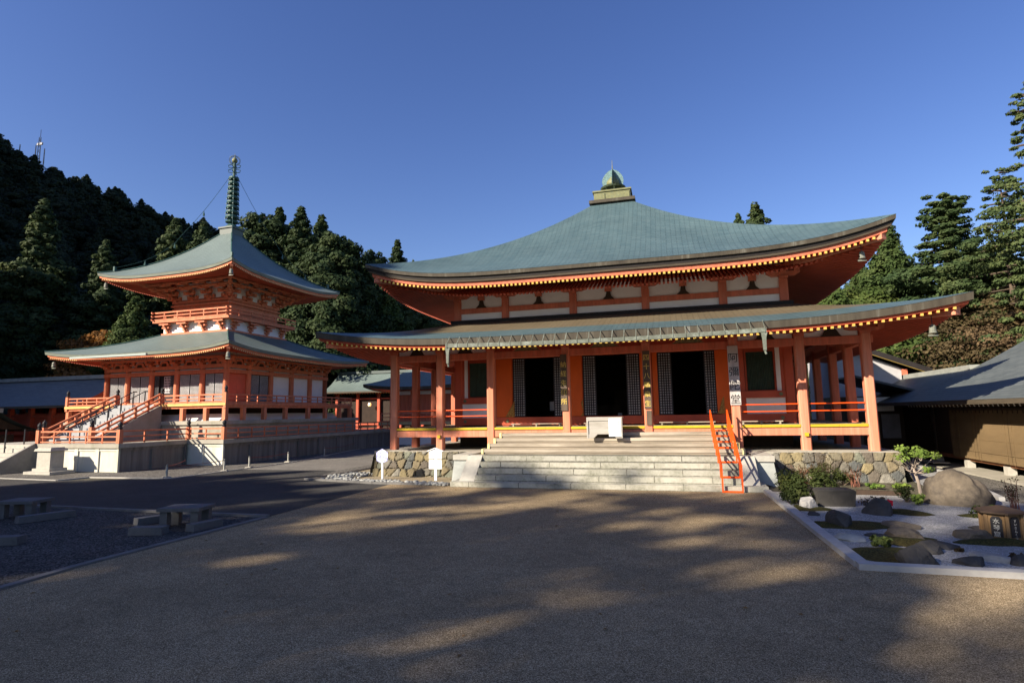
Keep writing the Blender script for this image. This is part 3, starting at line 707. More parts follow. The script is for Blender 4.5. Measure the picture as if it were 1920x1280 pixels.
for k in range(2):
    prof = []
    for i in range(41):
        a = -.75+(math.pi+1.5)*i/40; rr = .55*(1+.16*max(0, math.sin(a))**8)+.018*(i % 2); prof.append((rr*math.cos(a), 14.5+rr*math.sin(a)))
    fl.prism([(7+u if k else u, v) for u, v in prof], 'x' if k else 'y', -.012 if k else 6.988, .012 if k else 7.012)
fl.build('flame_halo', M('pale_patina_metal', (.11, .19, .195), .5, .55, 16), hall)

# ============================================================ PAGODA (own axes, turned a little)
pag = thing('pagoda', 'two storey vermilion pagoda with pale copper roofs and a ringed spire', 'pagoda', (-26.7, 9.83, 0), R(-2.15))
Z = (0, 0, 0)
# terraces
ret = M('stained_retaining_wall', (.34, .32, .27), .9, .15, 1.2, (1, 1, .25), .2, 30, dirt=(.19, .19, .115), dirtscale=1.0, dirtcut=(.5, .72))
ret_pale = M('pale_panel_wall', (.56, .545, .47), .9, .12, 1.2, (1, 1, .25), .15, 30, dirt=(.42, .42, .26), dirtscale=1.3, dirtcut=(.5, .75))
ret = M('shaded_stained_side_wall', (.20, .185, .165), .9, .3, 1.2, (1, 2.5, .12), .2, 30, dirt=(.10, .095, .085), dirtscale=1.4, dirtcut=(.45, .7))  # side copy of the wall: shade put into the darker colour, plus vertical stains
def terrace(x0, x1, y0, y1, name):
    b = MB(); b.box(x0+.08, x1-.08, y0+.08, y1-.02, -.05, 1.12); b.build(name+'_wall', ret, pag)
    c = MB(); c.box(x0-.06, x1+.06, y0-.06, y1, 1.12, 1.33); c.build(name+'_coping', concrete, pag)
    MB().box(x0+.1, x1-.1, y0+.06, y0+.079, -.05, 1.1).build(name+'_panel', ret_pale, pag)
    r = MB(); f = MB()
    n = max(2, round((x1-x0)/1.5))
    for i in range(n+1): x = x0+(x1-x0)*i/n; f.box(max(x0, x-.12), min(x1, x+.12), y0, y0+.1, -.05, 1.118)
    m_ = max(2, round((y1-y0)/2.1))
    for i in range(m_+1): y = y0+(y1-y0)*i/m_; r.box(x1-.1, x1, max(y0+.101, y-.12), min(y1, y+.12), -.05, 1.118)
    f.box(x0, x1, y0+.02, y0+.1, .98, 1.12); r.box(x1-.1, x1-.02, y0+.1, y1, .98, 1.12)
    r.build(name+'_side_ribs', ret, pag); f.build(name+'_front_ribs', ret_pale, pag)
terrace(-6.45, 6.45, -6.5, 12.0, 'main_terrace')
terrace(-1.5, 4.05, -10.4, -6.55, 'front_terrace')
# plinth
b = MB(); b.box(-6.0, 6.0, -6.0, 6.6, 1.33, 2.12); b.build('plinth', concrete, pag)
b = MB(); b.box(-6.12, 6.12, -6.12, 6.75, 2.12, 2.33); b.build('plinth_cap', concrete, pag)
b = MB(); b.obox((0, 0, 2.33), 10.6, 10.6, .38, taper=.95); b.build('white_plaster_mound', plaster, pag)
b = MB(); b.box(-4.6, 4.6, -4.6, 4.6, 2.5, 3.1); b.build('underfloor', interior, pag)
# veranda
VP = [-5.92, -4.6, -2.95, -1.1, 1.1, 2.95, 4.6, 5.92]
for i, q in enumerate(VP):
    for (x, y) in ((5.9, q), (q, -5.9)) if 0 < i else (((q, -5.9),) if i == 0 else ()):
        if y == -5.9 and x == 5.92: continue
        MB().box(x-.11, x+.11, y-.11, y+.11, 2.33, 3.02).build('veranda_post', pag_red, pag)
MB().box(5.79, 6.01, -6.01, -5.79, 2.33, 3.02).build('veranda_post', pag_red, pag)
b = MB(); b.box(-6.05, 6.05, -6.05, 6.05, 3.16, 3.29); b.build('veranda_floor', pag_red, pag)
b = MB(); b.box(-6.0, 6.0, -5.98, -5.8, 3.02, 3.16); b.box(5.8, 5.98, -5.8, 5.98, 3.02, 3.16); b.box(-5.98, -5.8, -5.8, 5.98, 3.02, 3.16); b.build('veranda_beam', pag_red, pag)
b = MB(); b.box(-6.07, 6.07, -6.09, -6.053, 3.15, 3.285); b.build('ochre_edge', M('pale_ochre', (.66, .40, .13), .6), pag)
def railing(p, q, name, z, h, step, parent, mat, o=Z, rails=(.12, .55, 1.0), w=.06, endposts=True, slope=0.0, skip=()):
    """horizontal-rail fence from p to q; slope gives the height change"""
    b = MB(o); p, q = Vector((*p, z)), Vector((*q, z+slope)); L = (Vector((q.x, q.y, 0))-Vector((p.x, p.y, 0))).length; n = max(1, round(L/step))
    for r_ in rails:
        up = Vector((0, 0, h*r_)); ww = w*(1.25 if r_ == 1.0 else .95)
        b.bar(p+up, q+up, ww, ww)
    for i in range(n+1):
        if i in (0, n) and not endposts: continue
        a = p.lerp(q, i/n); k = 1.35 if i in (0, n) else 1.0
        ww = w*.95*k
        b.box(a.x-ww/2, a.x+ww/2, a.y-ww/2, a.y+ww/2, a.z, a.z+h*(1.0 if i in (0, n) else .98))
    return b.build(name, mat, parent)
def newel(x, y, z0, z1, parent, mat, w=.17, cap=True, o=Z):
    MB(o).box(x-w/2, x+w/2, y-w/2, y+w/2, z0, z1).build('newel_post', mat, parent)
    if cap: MB(o).lathe((x, y, z1), [(w*.42, 0), (w*.5, .03), (w*.5, .1), (w*.3, .13), (w*.52, .2), (w*.48, .28), (w*.15, .36), (.004, .4)], 10).build('post_finial', black, parent)
railing((5.98, -5.98), (5.98, 5.98), 'veranda_railing', 3.29, .46, .8, pag, pag_red)
railing((1.55, -5.98), (5.98, -5.98), 'veranda_railing', 3.29, .46, .85, pag, pag_red)
railing((-5.98, -5.98), (-1.95, -5.98), 'veranda_railing', 3.29, .46, .85, pag, pag_red)
railing((-5.98, 5.98), (-5.98, -5.98), 'veranda_railing', 3.29, .46, .9, pag, pag_red)
for x, y in ((5.98, -5.98), (-5.98, -5.98), (1.5, -6.0), (-1.9, -6.0)): newel(x, y, 3.0, 3.86, pag, pag_red)
# stair to the veranda
nst = 11; dy = 3.75/nst; dz_ = (3.29-1.33)/nst
b = MB()
for i in range(nst): b.box(-1.75, 1.3, -9.75+dy*i, -6.06, 1.33+dz_*i, 1.33+dz_*(i+1)-.001*(i == nst-1))
b.build('stair_flight', M('grey_stair_stone', (.30, .31, .32), .85, .12, 3), pag)
swm = M('stair_wall_concrete', (.27, .255, .225), .9, .2, 1.5)
for xa, xb in ((1.31, 1.62), (-2.05, -1.76)): MB().prism([(-9.9, 1.33), (-6.1, 1.33), (-6.1, 3.2), (-9.85, 1.42)], 'x', xa, xb).build('stair_side_wall', swm, pag)
for x in (1.47, -1.9):
    b = MB(); sy0, sy1, sz0, sz1 = -9.75, -6.1, 1.38, 3.24
    for k in (.10, .36, .62): b.bar((x, sy0, sz0+k), (x, sy1, sz1+k), .085, .085)
    for i in range(6):
        t = i/5; y = sy0+(sy1-sy0)*t; z = sz0+(sz1-sz0)*t; b.box(x-.05, x+.05, y-.05, y+.05, z, z+.64)
    b.build('stair_railing', pag_red, pag); newel(x, -9.85, 1.33, 2.12, pag, pag_red, .2)
# thin black handrails in the middle of the stair
for x in (-.55, .3):
    b = MB()
    for i in range(6):
        t = i/5; y = -9.6+3.5*t; z = 1.4+1.85*t; b.tube([(x, y, z), (x, y, z+.8)], .03, 6)
    b.tube([(x, -9.6, 2.2), (x, -6.1, 4.05), (x, -5.9, 4.05)], .025, 6)
    b.build('stair_handrail', metal_dark, pag)
# terrace fences
railing((6.42, -6.45), (6.42, 11.6), 'terrace_railing', 1.34, .58, 1.02, pag, pag_red, w=.062)
railing((4.02, -6.45), (6.42, -6.45), 'terrace_railing', 1.34, .58, 1.2, pag, pag_red, w=.062)
railing((4.02, -10.36), (4.02, -6.45), 'terrace_railing', 1.34, .58, 1.35, pag, pag_red, w=.062)
railing((-1.45, -10.36), (4.02, -10.36), 'terrace_railing', 1.34, .58, 1.1, pag, pag_red, w=.062)
for x, y in ((6.42, -6.45), (4.02, -6.45), (4.02, -10.36), (-1.45, -10.36)): newel(x, y, 1.34, 2.0, pag, pag_red, .2)
# stone steps down from the front terrace
b = MB()
for i in range(7): b.box(-6.4, -1.6, -12.6+.34*i, -10.3, -.03+.19*i, .16+.19*i)
b.build('stone_stair', stone_pale, pag)
MB().prism([(-13.0, -.05), (-10.3, -.05), (-10.3, 1.36), (-10.5, 1.36)], 'x', -1.58, -1.45).build('stone_stair_cheek', M('shaded_side_concrete', (.20, .195, .18), .9, .25, 1.5), pag)  # shade of this side-facing cheek put into a darker concrete colour
b = MB(); b.box(-6.4, -1.55, -10.3, -6.55, .2, 1.30); b.build('landing', stone_pale, pag)
for x in (-2.6, -4.0):
    b = MB()
    for i in range(3): b.tube([(x, -12.0+.85*i, .3+.48*i), (x, -12.0+.85*i, 1.1+.48*i)], .035, 6)
    b.build('stone_stair_rail_post', metal_dark, pag)
# body
PC = [-4.62, -2.9, -.98, .98, 2.9, 4.62]
HB = 4.62
b = MB(); b.box(-4.5, 4.5, -4.5, 4.5, 3.29, 5.3); b.build('body_core', interior, pag)
for i, q in enumerate(PC):
    for x, y in ((q, -HB), (HB, q), (-HB, q), (q, HB)):
        if (abs(abs(x)-HB) < .01 and abs(abs(y)-HB) < .01) and not (x == q and y == -HB) and not (x == q and y == HB): continue
        MB().lathe((x, y, 3.29), [(.165, 0), (.165, 2.4)], 12).build('column', pag_red, pag)
for s, nm in ((0, 'sill'), (1, 'tie'), (2, 'upper_tie')):
    z0, z1, o_ = ((3.30, 3.44, .10), (5.06, 5.28, .16), (5.37, 5.58, .14))[s]
    b = MB(); b.box(-HB-o_, HB+o_, -HB-o_, -HB+.1, z0, z1); b.box(HB-.1, HB+o_, -HB+.1, HB+o_, z0, z1); b.box(-HB-o_, -HB+.1, -HB+.1, HB+o_, z0, z1); b.box(-HB+.1, HB-.1, HB-.1, HB+o_, z0, z1)
    b.build(nm+'_beam', pag_red, pag)
b = MB(); b.box(-4.58, 4.58, -4.58, 4.58, 5.28, 6.3); b.build('frieze_plaster', plaster, pag)
bright_paper = M('bright_lattice_paper', (.66, .66, .66), .9, .04, 4, bump=0)
for i in range(5):
    x0, x1 = PC[i]+.165, PC[i+1]-.165; w2 = (x1-x0)/2
    # front face
    if i != 2:
        for k in range(2): lattice(x0+w2*(k+.5), -4.60, 3.44, 5.06, w2-.01, 8, 22, Z, 'lattice_door', pag, bw=.019, fr=.035, mats=[black, bright_paper], depth=.008)
    else:
        MB().box(x0, x1, -4.51, -4.505, 3.44, 5.06).build('dark_opening', black, pag)
        for k in (0, 1):
            xx = x0+.02 if k == 0 else x1-.02-.34
            lattice(xx+.17, -4.60, 3.44, 5.06, .36, 5, 22, Z, 'lattice_door', pag, bw=.024, fr=.045, depth=.01, mats=[black, M('dim_paper', (.3, .3, .31), .9)])
        lattice((x0+x1)/2+.12, -4.52, 4.0, 5.0, .5, 4, 6, Z, 'hanging_lattice', pag, bw=.035, fr=.03, mats=[paper, black])
    # right face
    if i == 0:
        for k in range(2): MB().box(4.53, 4.585, x0+w2*k+.006, x0+w2*(k+1)-.006, 3.46, 5.04).build('plank_door', M('red_door', (.50, .115, .06), .6, .12, 2), pag)
    elif i == 1:
        for k in range(2): lattice(x0+w2*(k+.5), 4.60, 3.44, 5.06, w2-.03, 8, 22, Z, 'lattice_window', pag, axis='y', bw=.024, fr=.04, mats=[black, paper], depth=.008)
    else: MB().box(4.5, 4.56, x0, x1, 3.44, 5.06).build('plaster_panel', plaster, pag)
    MB().box(-4.56, -4.5, x0, x1, 3.44, 5.06).build('plaster_panel', plaster, pag)
    xm = (x0+x1)/2
    kt = [(-.48, 0), (-.4, .06), (-.3, .2), (-.2, .3), (.2, .3), (.3, .2), (.4, .06), (.48, 0)]
    MB().prism([(xm+u, 5.585+v) for u, v in kt], 'y', -4.70, -4.60).build('frog_leg_strut', pag_red, pag)
    MB().prism([(xm+u, 5.585+v) for u, v in kt], 'x', 4.60, 4.70).build('frog_leg_strut', pag_red, pag)
    MB().prism([(xm-.2, 5.59), (xm-.15, 5.75), (xm+.15, 5.75), (xm+.2, 5.59)], 'y', -4.72, -4.705).build('strut_opening', darkwood, pag)
    MB().prism([(xm-.2, 5.59), (xm-.15, 5.75), (xm+.15, 5.75), (xm+.2, 5.59)], 'x', 4.705, 4.72).build('strut_opening', darkwood, pag)
# lower brackets
def bracket_arm(axis, q, base, out, z, parent, tiers=1, mat=pag_red, sc_=1.0, side=-1):
    """stepped bracket cluster on a wall line; axis 'x' -> face normal along y (side -1/+1)"""
    b = MB()
    def bx(a0, a1, d0, d1, z0, z1):
        d0, d1 = sorted((side*(base+d0), side*(base+d1)))
        if axis == 'x': b.box(q+a0, q+a1, d0, d1, z0, z1)
        else: b.box(d0, d1, q+a0, q+a1, z0, z1)
    bx(-.17*sc_, .17*sc_, -.02, .24*sc_, z, z+.12)
    for t in range(tiers):
        zz = z+.12+t*.26; dd = out*t; wv = (.52+.02*t)*sc_
        bx(-wv, wv, dd, dd+.13, zz, zz+.11)
        bx(-.07, .07, -.02, dd+out+.12, zz+.002, zz+.113)
        for k in (-wv+.08, 0, wv-.08): bx(k-.085, k+.085, dd-.015, dd+.15, zz+.113, zz+.22)
    return b.build('bracket_set', mat, parent)
for q in PC:
    bracket_arm('x', q, 4.6, .22, 5.585, pag, 1); bracket_arm('y', q, 4.6, .22, 5.585, pag, 1, side=1)
b = MB(); b.box(-4.95, 4.95, -4.95, -4.72, 5.93, 6.06); b.box(4.72, 4.95, -4.72, 4.95, 5.93, 6.06); b.box(-4.95, -4.72, -4.72, 4.95, 5.93, 6.06); b.build('wall_plate', pag_red, pag)
# lower roof
PL = Hip((0, 0), 6.78, 6.78, 6.24, .35, 2.75, 2.75, 7.86, cc=.75, p=3.6, flare=.02)
PL.surface(Z, 'lower_roof', copper_pag, pag, 36, 12)
PL.bands(Z, 'lower_roof_edge', fascia_pag, pag, [(0, 0), (.01, -.02), (.03, -.17), (.10, -.175)])
PL.bands(Z, 'lower_eave_board', pag_red, pag, [(.10, -.17), (.12, -.30), (.2, -.305)])
PL.soffit(Z, 'lower_soffit', verm_deep, pag, .2, -.28, 4.7, 4.7, 6.35)
praf = [verm_deep, M('pale_gilt_tip', (.72, .50, .22), .5)]
for sd in (0, 1, 3): rafter_set(PL, pag, Z, sd, .08, -.33, 4.7, 4.7, 6.3, .15, 1.9, .065, 0, 'rafters', mats=praf)
b = MB(); b.bar((-4.6, -6.98, 6.1), (1.3, -6.98, 6.07), .12, .12); b.build('gutter', M('pale_gutter', (.30, .355, .335), .5, .1, 2), pag)
# upper storey
b = MB(); b.box(-2.62, 2.62, -2.62, 2.62, 7.7, 8.62); b.build('balcony_base', plaster, pag)
b = MB(); b.box(-2.72, 2.72, -2.72, 2.72, 7.86, 7.98); b.build('balcony_base_beam', pag_red, pag)
UP4 = [-2.2, -.75, .75, 2.2]
for q in UP4:
    for ax, s in (('x', -1), ('y', 1)):
        bb = MB()
        for t in range(3):
            z = 7.98+t*.2; d = .02+.15*t; wv = .2+.09*t
            a0, a1 = sorted((s*(2.6), s*(2.6+d+.12))); c0, c1 = sorted((s*(2.6+d-.1), s*(2.6+d+.12)))
            if ax == 'x': bb.box(q-.06, q+.06, a0, a1, z, z+.13); bb.box(q-wv, q+wv, c0, c1, z+.1, z+.19)
            else: bb.box(a0, a1, q-.06, q+.06, z, z+.13); bb.box(c0, c1, q-wv, q+wv, z+.1, z+.19)
        bb.build('balcony_bracket', pag_red, pag)
b = MB(); b.box(-3.08, 3.08, -3.08, 3.08, 8.64, 8.80); b.build('balcony_floor', pag_red, pag)
for p, q in (((-3.02, -3.02), (3.02, -3.02)), ((3.02, -3.02), (3.02, 3.02)), ((-3.02, 3.02), (-3.02, -3.02))):
    p_, q_ = Vector((*p, 0)), Vector((*q, 0)); d = (q_-p_).normalized()*.22
    rl = railing(tuple((p_-d)[:2]), tuple((q_+d)[:2]), 'balcony_railing', 8.80, .50, 1.0, pag, pag_red, rails=(.1, .55, 1.0), w=.07, endposts=False)
b = MB(); b.box(-2.25, 2.25, -2.25, 2.25, 8.8, 10.2); b.build('upper_wall', pag_red, pag)
b = MB()
for z0, z1, o_ in ((9.5, 9.62, .08), (9.75, 9.86, .13), (9.98, 10.08, .1)):
    b.box(-2.25-o_, 2.25+o_, -2.25-o_, 2.25+o_, z0, z1)
b.build('upper_wall_beams', pag_red, pag)
b = MB(); b.box(-2.2, 2.2, -2.2, 2.2, 10.2, 11.3); b.build('upper_frieze_plaster', plaster, pag)
for q in (-2.1, -.7, .7, 2.1):
    bracket_arm('x', q, 2.2, .30, 10.08, pag, 4, sc_=.8); bracket_arm('y', q, 2.2, .30, 10.08, pag, 4, side=1, sc_=.8); bracket_arm('y', q, 2.2, .30, 10.08, pag, 4, side=-1, sc_=.8)
for sx, sy in ((1, -1), (-1, -1), (1, 1)):
    bb = MB()
    for t in range(4):
        d = 2.2+.35+.34*t; z = 10.2+.26*t
        bb.bar((sx*2.1, sy*2.1, z+.06), (sx*d, sy*d, z+.06), .13, .12); bb.obox((sx*d, sy*d, z+.12), .26, .26, .12, math.pi/4)
    bb.build('corner_bracket', pag_red, pag)
b = MB()
for k, (o_, z) in enumerate(((.85, 10.78), (1.2, 11.04))):
    q = 2.25+o_; b.box(-q, q, -q, -q+.12, z, z+.12); b.box(q-.12, q, -q+.12, q, z, z+.12); b.box(-q, -q+.12, -q+.12, q, z, z+.12)
b.build('eave_purlins', pag_red, pag)
PU = Hip((0, 0), 5.18, 5.18, 11.27, .42, .5, .5, 15.1, cc=.50, p=3.6, flare=.022)
PU.surface(Z, 'upper_roof', copper_pag, pag, 36, 20)
PU.bands(Z, 'upper_roof_edge', fascia_pag, pag, [(0, 0), (.01, -.02), (.03, -.17), (.09, -.175)])
PU.bands(Z, 'upper_eave_board', pag_red, pag, [(.09, -.17), (.1, -.31), (.2, -.315)])
PU.soffit(Z, 'upper_soffit', verm_deep, pag, .2, -.29, 2.4, 2.4, 11.42)
for sd in (0, 1, 3): rafter_set(PU, pag, Z, sd, .07, -.34, 2.4, 2.4, 11.4, .13, 2.7, .06, 0, 'rafters', mats=praf)
for H, dz, zi, q in ((PL, -.36, 6.15, 4.6), (PU, -.38, 11.2, 2.5)):
    for sx in (-1, 1):
        for sy in (-1, 1): MB().bar((sx*q, sy*q, zi), H.pt(0 if sy < 0 else 2, sx if sy < 0 else -sx, 0, .18, dz), .18, .2).build('hip_rafter', pag_red, pag)
# green ridge strips on the hips
for H in (PU, PL):
    for sx, sy in ((1, -1), (-1, -1), (1, 1)):
        pts = [H.pt(0 if sy < 0 else 2, sx if sy < 0 else -sx, j/10, 0, .03) for j in range(11)]
        MB().tube(pts, .04, 6).build('hip_ridge', bronze, pag)
# spire
b = MB(); b.box(-.52, .52, -.52, .52, 15.0, 15.55); b.box(-.6, .6, -.6, .6, 15.5, 15.6); b.build('spire_base_box', copper_pag, pag)
sp = MB(); sp.lathe((0, 0, 15.6), [(.42, 0), (.4, .15), (.25, .3), (.1, .36), (.09, 5.0)], 10); sp.build('spire_shaft', bronze, pag)
sp = MB(); sp.lathe((0, 0, 15.95), [(.12, 0), (.42, .08), (.44, .18), (.12, .22)], 12); sp.build('spire_lotus', bronze, pag)
for k in range(9):
    z = 16.35+k*.355; r_ = .43-.013*k
    b = MB(); b.lathe((0, 0, z), [(.1, -.02), (r_, 0), (r_+.02, .06), (r_, .16), (r_*.62, .20), (.1, .21)], 16)
    for q in range(8):
        a = q*math.pi/4; b.lathe((r_*math.cos(a), r_*math.sin(a), z-.1), [(.045, 0), (.03, .07), (.01, .1)], 5)
    b.build('spire_ring', bronze, pag)
b = MB()
for k in range(4):
    a = k*math.pi/2+.4
    for zz in (19.7, 20.05):
        b.tube([(.08*math.cos(a), .08*math.sin(a), zz), (.38*math.cos(a), .38*math.sin(a), zz+.05), (.42*math.cos(a), .42*math.sin(a), zz+.2), (.2*math.cos(a), .2*math.sin(a), zz+.28)], .03, 5)
b.build('spire_flame', bronze, pag)
b = MB(); b.lathe((0, 0, 20.42), [(.02, 0), (.16, .06), (.2, .2), (.14, .34), (.03, .45), (.01, .7)], 12); b.build('spire_jewel', bronze_pale, pag, smooth=True)
b = MB()
for r_ in (.3, .36): b.tube([(r_*math.cos(a*.2618)*.7071, -r_*math.cos(a*.2618)*-.7071, 20.62+r_*math.sin(a*.2618)) for a in range(25)], .018, 4)
b.build('spire_halo', bronze_pale, pag)
for sx, sy in ((1, -1), (-1, -1), (1, 1)):
    c_ = PU.pt(0 if sy < 0 else 2, sx if sy < 0 else -sx, 0.13, 0, .25); top = Vector((.1*sx, .1*sy, 19.6)); pts = []
    for i in range(13):
        t = i/12; q = top.lerp(c_, t); q.z -= 1.7*math.sin(math.pi*t)*(.9 if t < .5 else 1); pts.append(q)
    b = MB(); b.tube(pts, .013, 5)
    for t in (3, 6, 9): b.lathe(pts[t]+Vector((0, 0, -.36)), [(.07, 0), (.06, .14), (.03, .24), (.01, .36)], 6)
    b.obox(c_+Vector((0, 0, -.25)), .12, .12, .32); b.build('bell_chain', bronze, pag)

# ------------------------------------------------------------ wind bells
bell0 = None
ca_, sa_ = math.cos(R(-2.15)), math.sin(R(-2.15))
def pw(v): return Vector((-26.7+v.x*ca_-v.y*sa_, 9.83+v.x*sa_+v.y*ca_, v.z))
bells = [(UH.pt(0, .985, 0, .75, -.80), .68, 'bronze wind bell under the right corner of the main hall upper roof'),
         (LH.pt(0, .985, 0, .7, -.66), .68, 'bronze wind bell under the right corner of the main hall lower roof'),
         (pw(PL.pt(0, 1, 0, .35, -.42)), .75, 'small bronze bell under the near corner of the pagoda lower roof'),
         (pw(PU.pt(0, 1, 0, .35, -.42)), .75, 'small bronze bell under the near corner of the pagoda upper roof'),
         (pw(PL.pt(0, -1, 0, .35, -.42)), .75, 'small bronze bell under the left corner of the pagoda lower roof'),
         (pw(PU.pt(0, -1, 0, .35, -.42)), .75, 'small bronze bell under the left corner of the pagoda upper roof')]
pale_bell = M('pale_bell_bronze', (.16, .17, .14), .5, .3, 10)
for i, (p, k, lab) in enumerate(bells):
    bo = thing('wind_bell', lab, 'wind bell', p, 0, 'wind bells at the roof corners')
    MB().lathe((0, 0, -.62*k), [(.17*k, 0), (.145*k, .06*k), (.13*k, .28*k), (.10*k, .36*k), (.03*k, .40*k)], 12).build('bell', pale_bell, bo)
    MB().tube([(0, 0, -.24*k), (0, 0, .12)], .012, 5).build('hook', metal_dark, bo)
    bb = MB(); bb.box(-.2*k, .2*k, -.006, .006, -.76*k, -.68*k); bb.tube([(0, 0, -.7*k), (0, 0, -.5*k)], .008, 4); bb.build('clapper_plate', pale_bell, bo)

# ============================================================ SIGN BOARDS ON THE PILLARS
ink = M('ink_lettering', (.02, .02, .02), .7, .1, 5, bump=0)
gold_ink = M('gold_lettering', (.62, .46, .10), .5, .15, 8, bump=0)
def board(x, z0, z1, w_, mat, label, chars, ccol, size, step, ztop):
    bo = thing('sign_board', label, 'sign board', (x, -.16, z0), 0, 'name boards on the hall pillars')
    MB().box(-w_/2, w_/2, -.045, 0, 0, z1-z0).build('panel', mat, bo)
    for i, ch in enumerate(chars):
        text_mesh('letter', ch, size, ccol, bo, (0, -.05, ztop-z0-step*i), (R(90), 0, 0))
    return bo
board(-1.62, 2.52, 4.72, .25, dark_board, 'long dark board with worn gilt lettering on the pillar left of the offertory box', '納経朱印所', gold_ink, .25, .36, 4.3)
board(1.55, 2.55, 4.72, .26, dark_board, 'long dark board with gilt characters on the pillar right of the offertory box', '四十八願衆生', gold_ink, .25, .345, 4.45)
board(1.57, 1.93, 2.47, .18, dark_board, 'short dark board low on the pillar right of the offertory box', '', gold_ink, .1, .3, 2)
board(4.63, 2.62, 4.76, .36, pale_board, 'long pale board with large black characters on the pillar by the red handrail', '阿彌陀堂', ink, .36, .50, 4.30)

# offertory box
ob_ = thing('offertory_box', 'weathered pale wooden offertory box with a white notice on the top wooden step', 'offertory box', (.02, -1.0, 1.515))
b = MB(); b.box(-.60, .60, -.30, .30, .14, .70)
ob_wood = M('pale_box_wood', (.38, .36, .32), .8, .12, 3, (.4, 2, 2), dirt=(.27, .25, .21), dirtscale=2)
b.build('body', ob_wood, ob_)
b = MB(); b.box(-.64, .64, -.34, .34, .70, .75); b.box(-.64, -.58, -.335, -.301, .0, .70); b.box(.58, .64, -.335, -.301, .0, .70); b.box(-.58, .58, -.33, -.301, .62, .70); b.build('frame', ob_wood, ob_)
b = MB(); b.prism([(-.579, 0), (-.42, 0), (-.3, .09), (-.26, .139), (-.579, .139)], 'y', -.32, -.28); b.build('skirt', ob_wood, ob_)
b = MB(); b.prism([(.579, 0), (.42, 0), (.3, .09), (.26, .139), (.579, .139)], 'y', -.32, -.28); b.build('skirt', ob_wood, ob_)
nb = MB(); nb.box(.16, .60, -.352, -.338, .06, .70); no = nb.build('notice', white_paint, ob_)
for i, s in enumerate(('お賽銭はこちらへ', '静かにお参り', 'ください')):
    for k, ch in enumerate(s): text_mesh('notice_letter', ch, .055, M('grey_ink', (.12, .12, .12), .7, bump=0) if (i, k) == (0, 0) else bpy.data.materials['grey_ink'], no, (.50-.11*i, -.354, .64-.068*k-.05*i), (R(90), 0, 0), .001)

# red handrail frame on the steps
hr = thing('step_handrail', 'bright red steel handrail frame laid up the right side of the hall steps', 'handrail', (4.05, -3.7, 0))
slope = (2.42-.80)/(3.15)
for k, x in enumerate((-.28, .28)):
    b = MB(); b.bar((x-.02, 0, .80), (x-.06, 3.15, 2.44), .035, .05); b.bar((x-.02, 0, .80), (x-.02, -.12, .80), .035, .05); b.build('rail', rail_red, hr)
    b = MB(); b.bar((x-.02, .0, .62), (x-.06, 3.12, 2.20), .03, .03); b.build('lower_rail', rail_red, hr)
    for i, (y, z0) in enumerate(((.0, .0), (.42, .38), (1.05, .78), (1.5, .98), (2.05, 1.16), (2.42, 1.34), (2.8, 1.52), (3.1, 1.70))):
        b = MB(); xx = x-.02-.04*y/3.15; b.box(xx-.022, xx+.022, y-.022, y+.022, z0+.005, .78+slope*y*1.01); b.build('post', rail_red, hr)
for i, (y, z0) in enumerate(((.0, .0), (.42, .38), (1.05, .78), (2.05, 1.16), (2.42, 1.34), (2.8, 1.52), (3.1, 1.70))):
    MB().box(-.32, .28, y-.025, y+.025, z0+.005, z0+.055).build('foot_bar', rail_red, hr)

# white signs
sg = thing('notice_sign', 'white two panel notice board with a small pointed top beside the hall steps', 'notice board', (-6.28, -1.9, 0))
MB().box(-.045, .045, -.03, .03, 0, 1.0).build('post', white_paint, sg)
MB().box(-.26, .26, -.06, -.032, .36+.07, .76).build('lower_panel', white_paint, sg)
b = MB(); b.prism([(-.26, .80), (.26, .80), (.26, 1.10), (0, 1.18), (-.26, 1.10)], 'y', -.06, -.032); b.build('upper_panel', white_paint, sg)
b = MB(); b.bar((-.33, -.045, 1.09), (0, -.045, 1.21), .1, .025); b.bar((.33, -.045, 1.09), (0, -.045, 1.21), .1, .025); b.build('roof', white_paint, sg)
sg = thing('flower_sign', 'white stake sign with a blue and violet flower picture near the rubble wall', 'sign', (-8.5, -1.9, 0))
MB().box(-.035, .035, -.03, .03, 0, .75).build('post', white_paint, sg)
def flower_mat():
    m, n, l, b = mk('flower_picture'); v = coords(n, l)
    vo = n.new('ShaderNodeTexVoronoi'); vo.inputs['Scale'].default_value = 14; l.new(v, vo.inputs['Vector'])
    c = ramp(n, l, vo.outputs['Distance'], (.15, (.22, .24, .55)), (.45, (.42, .44, .68)), (.75, (.80, .80, .84)))
    l.new(c, b.inputs['Base Color']); return m
b = MB(); b.prism([(-.23, .72), (.0, .62), (.23, .72), (.25, 1.04), (0, 1.18), (-.25, 1.04)], 'y', -.06, -.032); b.build('panel', flower_mat(), sg)

# ============================================================ ROPE POSTS
posts = [(-18.25, -2.5), (-17.9, .35), (-17.86, 1.95), (-18.05, 5.2), (-18.5, 9.3), (-20.2, 16.0)]
ordw = ['nearest the front corner of the pagoda gravel strip', 'second along the strip from the front corner', 'third along the strip with the rope going back', 'fourth along the strip where a rope ends', 'fifth along the strip beside the back path', 'farthest along the strip toward the rear corridor']
post_m = M('stake_grey', (.34, .34, .30), .8, .2, 6); rope_m = M('red_rope', (.28, .06, .04), .85, .2, 20)
for (x, y), lab in zip(posts, ordw):
    po = thing('rope_post', 'short grey rope post, ' + lab, 'post', (x, y, 0), random.uniform(0, 3), 'rope posts along the pagoda gravel strip')
    MB().lathe((0, 0, 0), [(.045, 0), (.045, .52), (.035, .55)], 8).build('stake', post_m, po)
    MB().obox((0, 0, 0), .36, .3, .06, taper=.8).build('base_block', concrete, po)
    MB().lathe((0, 0, .5), [(.05, 0), (.05, .03)], 8).build('rope_ring', black, po)
